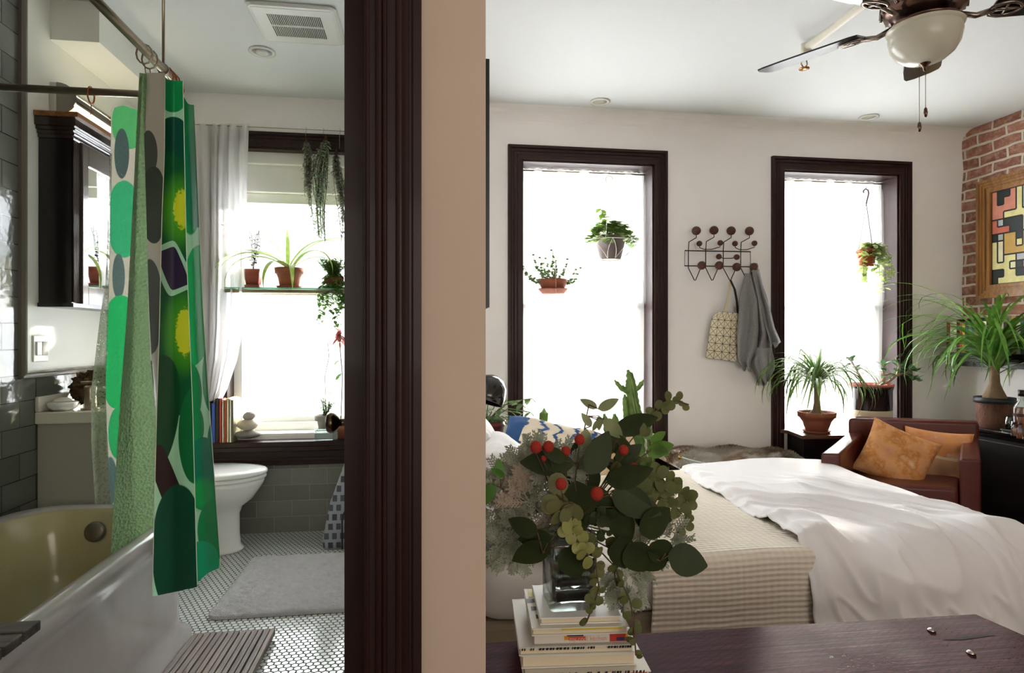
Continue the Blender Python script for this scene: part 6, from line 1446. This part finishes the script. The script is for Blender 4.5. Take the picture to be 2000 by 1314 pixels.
leafy(962,945,1.14, [(965,942,0,-115,.55),(978,935,0,95,.45),(985,930,0,150,.35)], 'thin twig with bright green leaves at the far left by the wall edge', mat('leaf_fresh','4f7d2c',.4,tl=.35), .085, .042, bend=.2)
# eucalyptus: round olive leaves
def euca(path, n, s0, lab, seed, Y0, Y1, bend=.2, col=None):
    rg_ = random.Random(seed); pts = [FP(px, py, Y0+(Y1-Y0)*k/(len(path)-1)) for k, (px, py) in enumerate(path)]
    o = thing('eucalyptus_branch', pts[-1], lab, 'foliage', 'eucalyptus in the vase'); st = MB(); m = MB(); stem_to(st, pts[0], bend); st.tube(pts, .0014, 6)
    N = len(pts)-1
    for k in range(n):
        t = k/max(1, n-1); i = min(N-1, int(t*N)); q = pts[i].lerp(pts[i+1], t*N-i); a = rg_.uniform(0, 2*PI); s_ = s0*rg_.uniform(.75,1.15)*(1-.3*t)
        d = Vector((math.cos(a)*cs, rg_.uniform(-.5,.3), math.sin(a))).normalized(); nm = Vector((rg_.uniform(-.5,.5), -1, rg_.uniform(-.5,.6))).normalized()
        b_ = d-nm*d.dot(nm); b_.normalize(); c_ = b_.cross(nm); cen = q+b_*s_*.55; vs = [cen+nm*.0015]+[cen+b_*(s_*.5*math.cos(2*PI*j/12))+c_*(s_*.46*math.sin(2*PI*j/12))-nm*.0008*math.cos(4*PI*j/12) for j in range(12)]
        m.add(vs, [(0, 1+j, 1+(j+1)%12) for j in range(12)])
    st.build('stem', stem_brown, o); m.build('round_leaf', col or leaf_olive, o)
euca([(1240,850),(1262,820),(1285,800),(1300,785),(1322,782),(1345,790)], 16, .026, 'eucalyptus branch arching up right across the dark window casing', 1, 1.14, 1.18)
euca([(1240,940),(1280,930),(1310,950),(1335,965),(1350,985)], 30, .028, 'thick eucalyptus branch spreading furthest right over the coverlet', 2, 1.12, 1.14)
euca([(1250,960),(1290,970),(1320,990),(1338,1010),(1336,1035)], 22, .024, 'eucalyptus branch drooping right, ending in a small hanging cluster', 3, 1.12, 1.12)
euca([(1220,900),(1250,910),(1275,940),(1300,925)], 18, .028, 'eucalyptus branch behind the rightmost pompom', 4, 1.15, 1.17)
euca([(1120,1010),(1110,1030),(1125,1050),(1140,1075),(1150,1085)], 13, .030, 'eucalyptus sprig with pale yellow-green leaves facing forward above the vase', 5, 1.04, 1.02, 0, mat('leaf_pale_olive', '98995c', .5, col2='8a8a4a', vs=10, tl=.25))
euca([(1080,960),(1100,975),(1120,985),(1090,1000)], 10, .040, 'eucalyptus sprig with broad dull leaves at the left of the lowest pompom', 6, 1.05, 1.03, 0, mat('leaf_dull', '6f7048', .6, tl=.25))
euca([(1160,1060),(1165,1110),(1170,1150),(1160,1180),(1145,1215)], 20, .022, 'eucalyptus sprig trailing straight down in front of the vase to the books', 7, 1.05, 1.03, -.1)
euca([(1190,1070),(1210,1130),(1230,1170),(1238,1210),(1240,1250),(1242,1280)], 16, .021, 'eucalyptus sprig trailing lowest along the right edge of the book stack', 8, 1.08, 1.02, -.1)
euca([(1200,1040),(1215,1090),(1200,1120),(1205,1145)], 10, .020, 'short eucalyptus sprig hanging right of the vase', 9, 1.09, 1.08, -.1)
euca([(1200,1010),(1180,1000),(1160,1010),(1175,1040)], 16, .026, 'dense eucalyptus sprig in the dark centre of the bouquet', 10, 1.07, 1.05, 0, leaf_dark)
euca([(1170,900),(1200,905),(1205,930),(1230,985)], 20, .027, 'eucalyptus branch filling the centre right of the bouquet', 12, 1.16, 1.13, .1)
euca([(1200,930),(1235,935),(1262,955),(1290,1000),(1300,1030)], 22, .029, 'eucalyptus branch low among the dark leaves at the right of the bouquet', 13, 1.13, 1.12, .1)
euca([(1130,900),(1160,880),(1190,870),(1215,862)], 14, .026, 'eucalyptus branch behind the highest pompom', 14, 1.17, 1.18, .1)
leafy(1180,900,1.14, [(1175,895,0,160,1.0),(1205,905,0,40,.8),(1165,915,0,-120,.9),(1215,925,0,-20,.8),(1140,930,0,200,.8)], 'dark leafy branch just behind the centre of the bouquet', leaf_dark, .075, .042)
# dusty miller: lacy silver leaves
def lacy(m, q, d, nm, L, rg_):
    d = d.normalized(); c_ = d.cross(nm).normalized(); w0 = L*.045
    def strip(p0, p1, w_): s_ = (p1-p0).cross(nm).normalized()*w_; m.add([p0-s_, p0+s_, p1+s_*.6, p1-s_*.6], [(0,1,2,3)])
    strip(q, q+d*L, w0)
    for k in range(5):
        t = .25+.17*k; b = q+d*L*t
        for sg in (-1, 1):
            dd_ = (d*.7+c_*sg*.8).normalized(); e = b+dd_*L*.34*(1.1-t*.4)+nm*rg_.uniform(-.004,.004); strip(b, e, w0*1.1)
            for s2 in (-1, 1):
                e2 = b.lerp(e, .6); strip(e2, e2+(dd_+c_.cross(nm)*0+d.cross(nm)*s2*.9).normalized()*L*.12, w0*.9)
            strip(e, e+(dd_+d).normalized()*L*.08, w0)
for i, (px, py, Y, n, sp, lab) in enumerate(((1045,915,1.17,44,.040,'silver dusty miller head highest behind the leftmost pompom'),(1005,945,1.18,46,.042,'silver dusty miller head at the upper far left by the pillows'),(980,990,1.18,50,.045,'silver dusty miller head at the middle far left against the wall edge'),
   (1040,975,1.15,50,.045,'pale pinkish dusty miller head in the centre of the silver mass'),(990,1045,1.18,46,.042,'dusty miller head drooping at the lower far left'),(1035,1035,1.15,44,.040,'dusty miller head above the dark lower-left leaves'),(1085,920,1.12,36,.035,'dusty miller head under the broad dark leaf'),
   (1290,1055,1.14,26,.030,'dusty miller sprig poking out right under the large dark leaf'),(1225,1130,1.12,36,.035,'dusty miller sprig hanging at the right of the vase'),(1262,985,1.15,26,.035,'dusty miller sprig tucked among the eucalyptus at right'),(1008,1075,1.17,26,.030,'dusty miller tips hanging lowest at the far left'))):
    e = FP(px, py, Y); o = thing('dusty_miller', e, lab, 'foliage', 'dusty miller in the vase'); st = MB(); m = MB(); rg_ = random.Random(200+i); pts = stem_to(st, e, .1 if py < 1020 else -.1, .0018)
    for k in range(int(n*1.3)):
        a = rg_.uniform(0, 2*PI); rr = sp*rg_.random()**.5; q = e+Vector((math.cos(a)*rr*cs, rg_.uniform(-.02,.02), math.sin(a)*rr*.9)); nm = Vector((rg_.uniform(-.6,.6), -1, rg_.uniform(-.4,.6))).normalized()
        up = -.9 if py > 1100 else .2; d = Vector((math.cos(a)*.9+rg_.uniform(-.4,.4), rg_.uniform(-.3,.3), math.sin(a)*.7+up)); d = d-nm*d.dot(nm); lacy(m, q, d, nm, rg_.uniform(.022,.038), rg_)
    for v in m.v:
        v.y = max(v.y, YN+.015) if v.x < XP+.05 else v.y
        if v.x < XP+.004: v.x = XP+.004+abs(v.x-XP)*.1
    st.build('stem', stem_green, o); m.build('lacy_leaves', leaf_silver if i != 3 else mat('leaf_silver_warm', 'b8a898', .8, tl=.3), o)
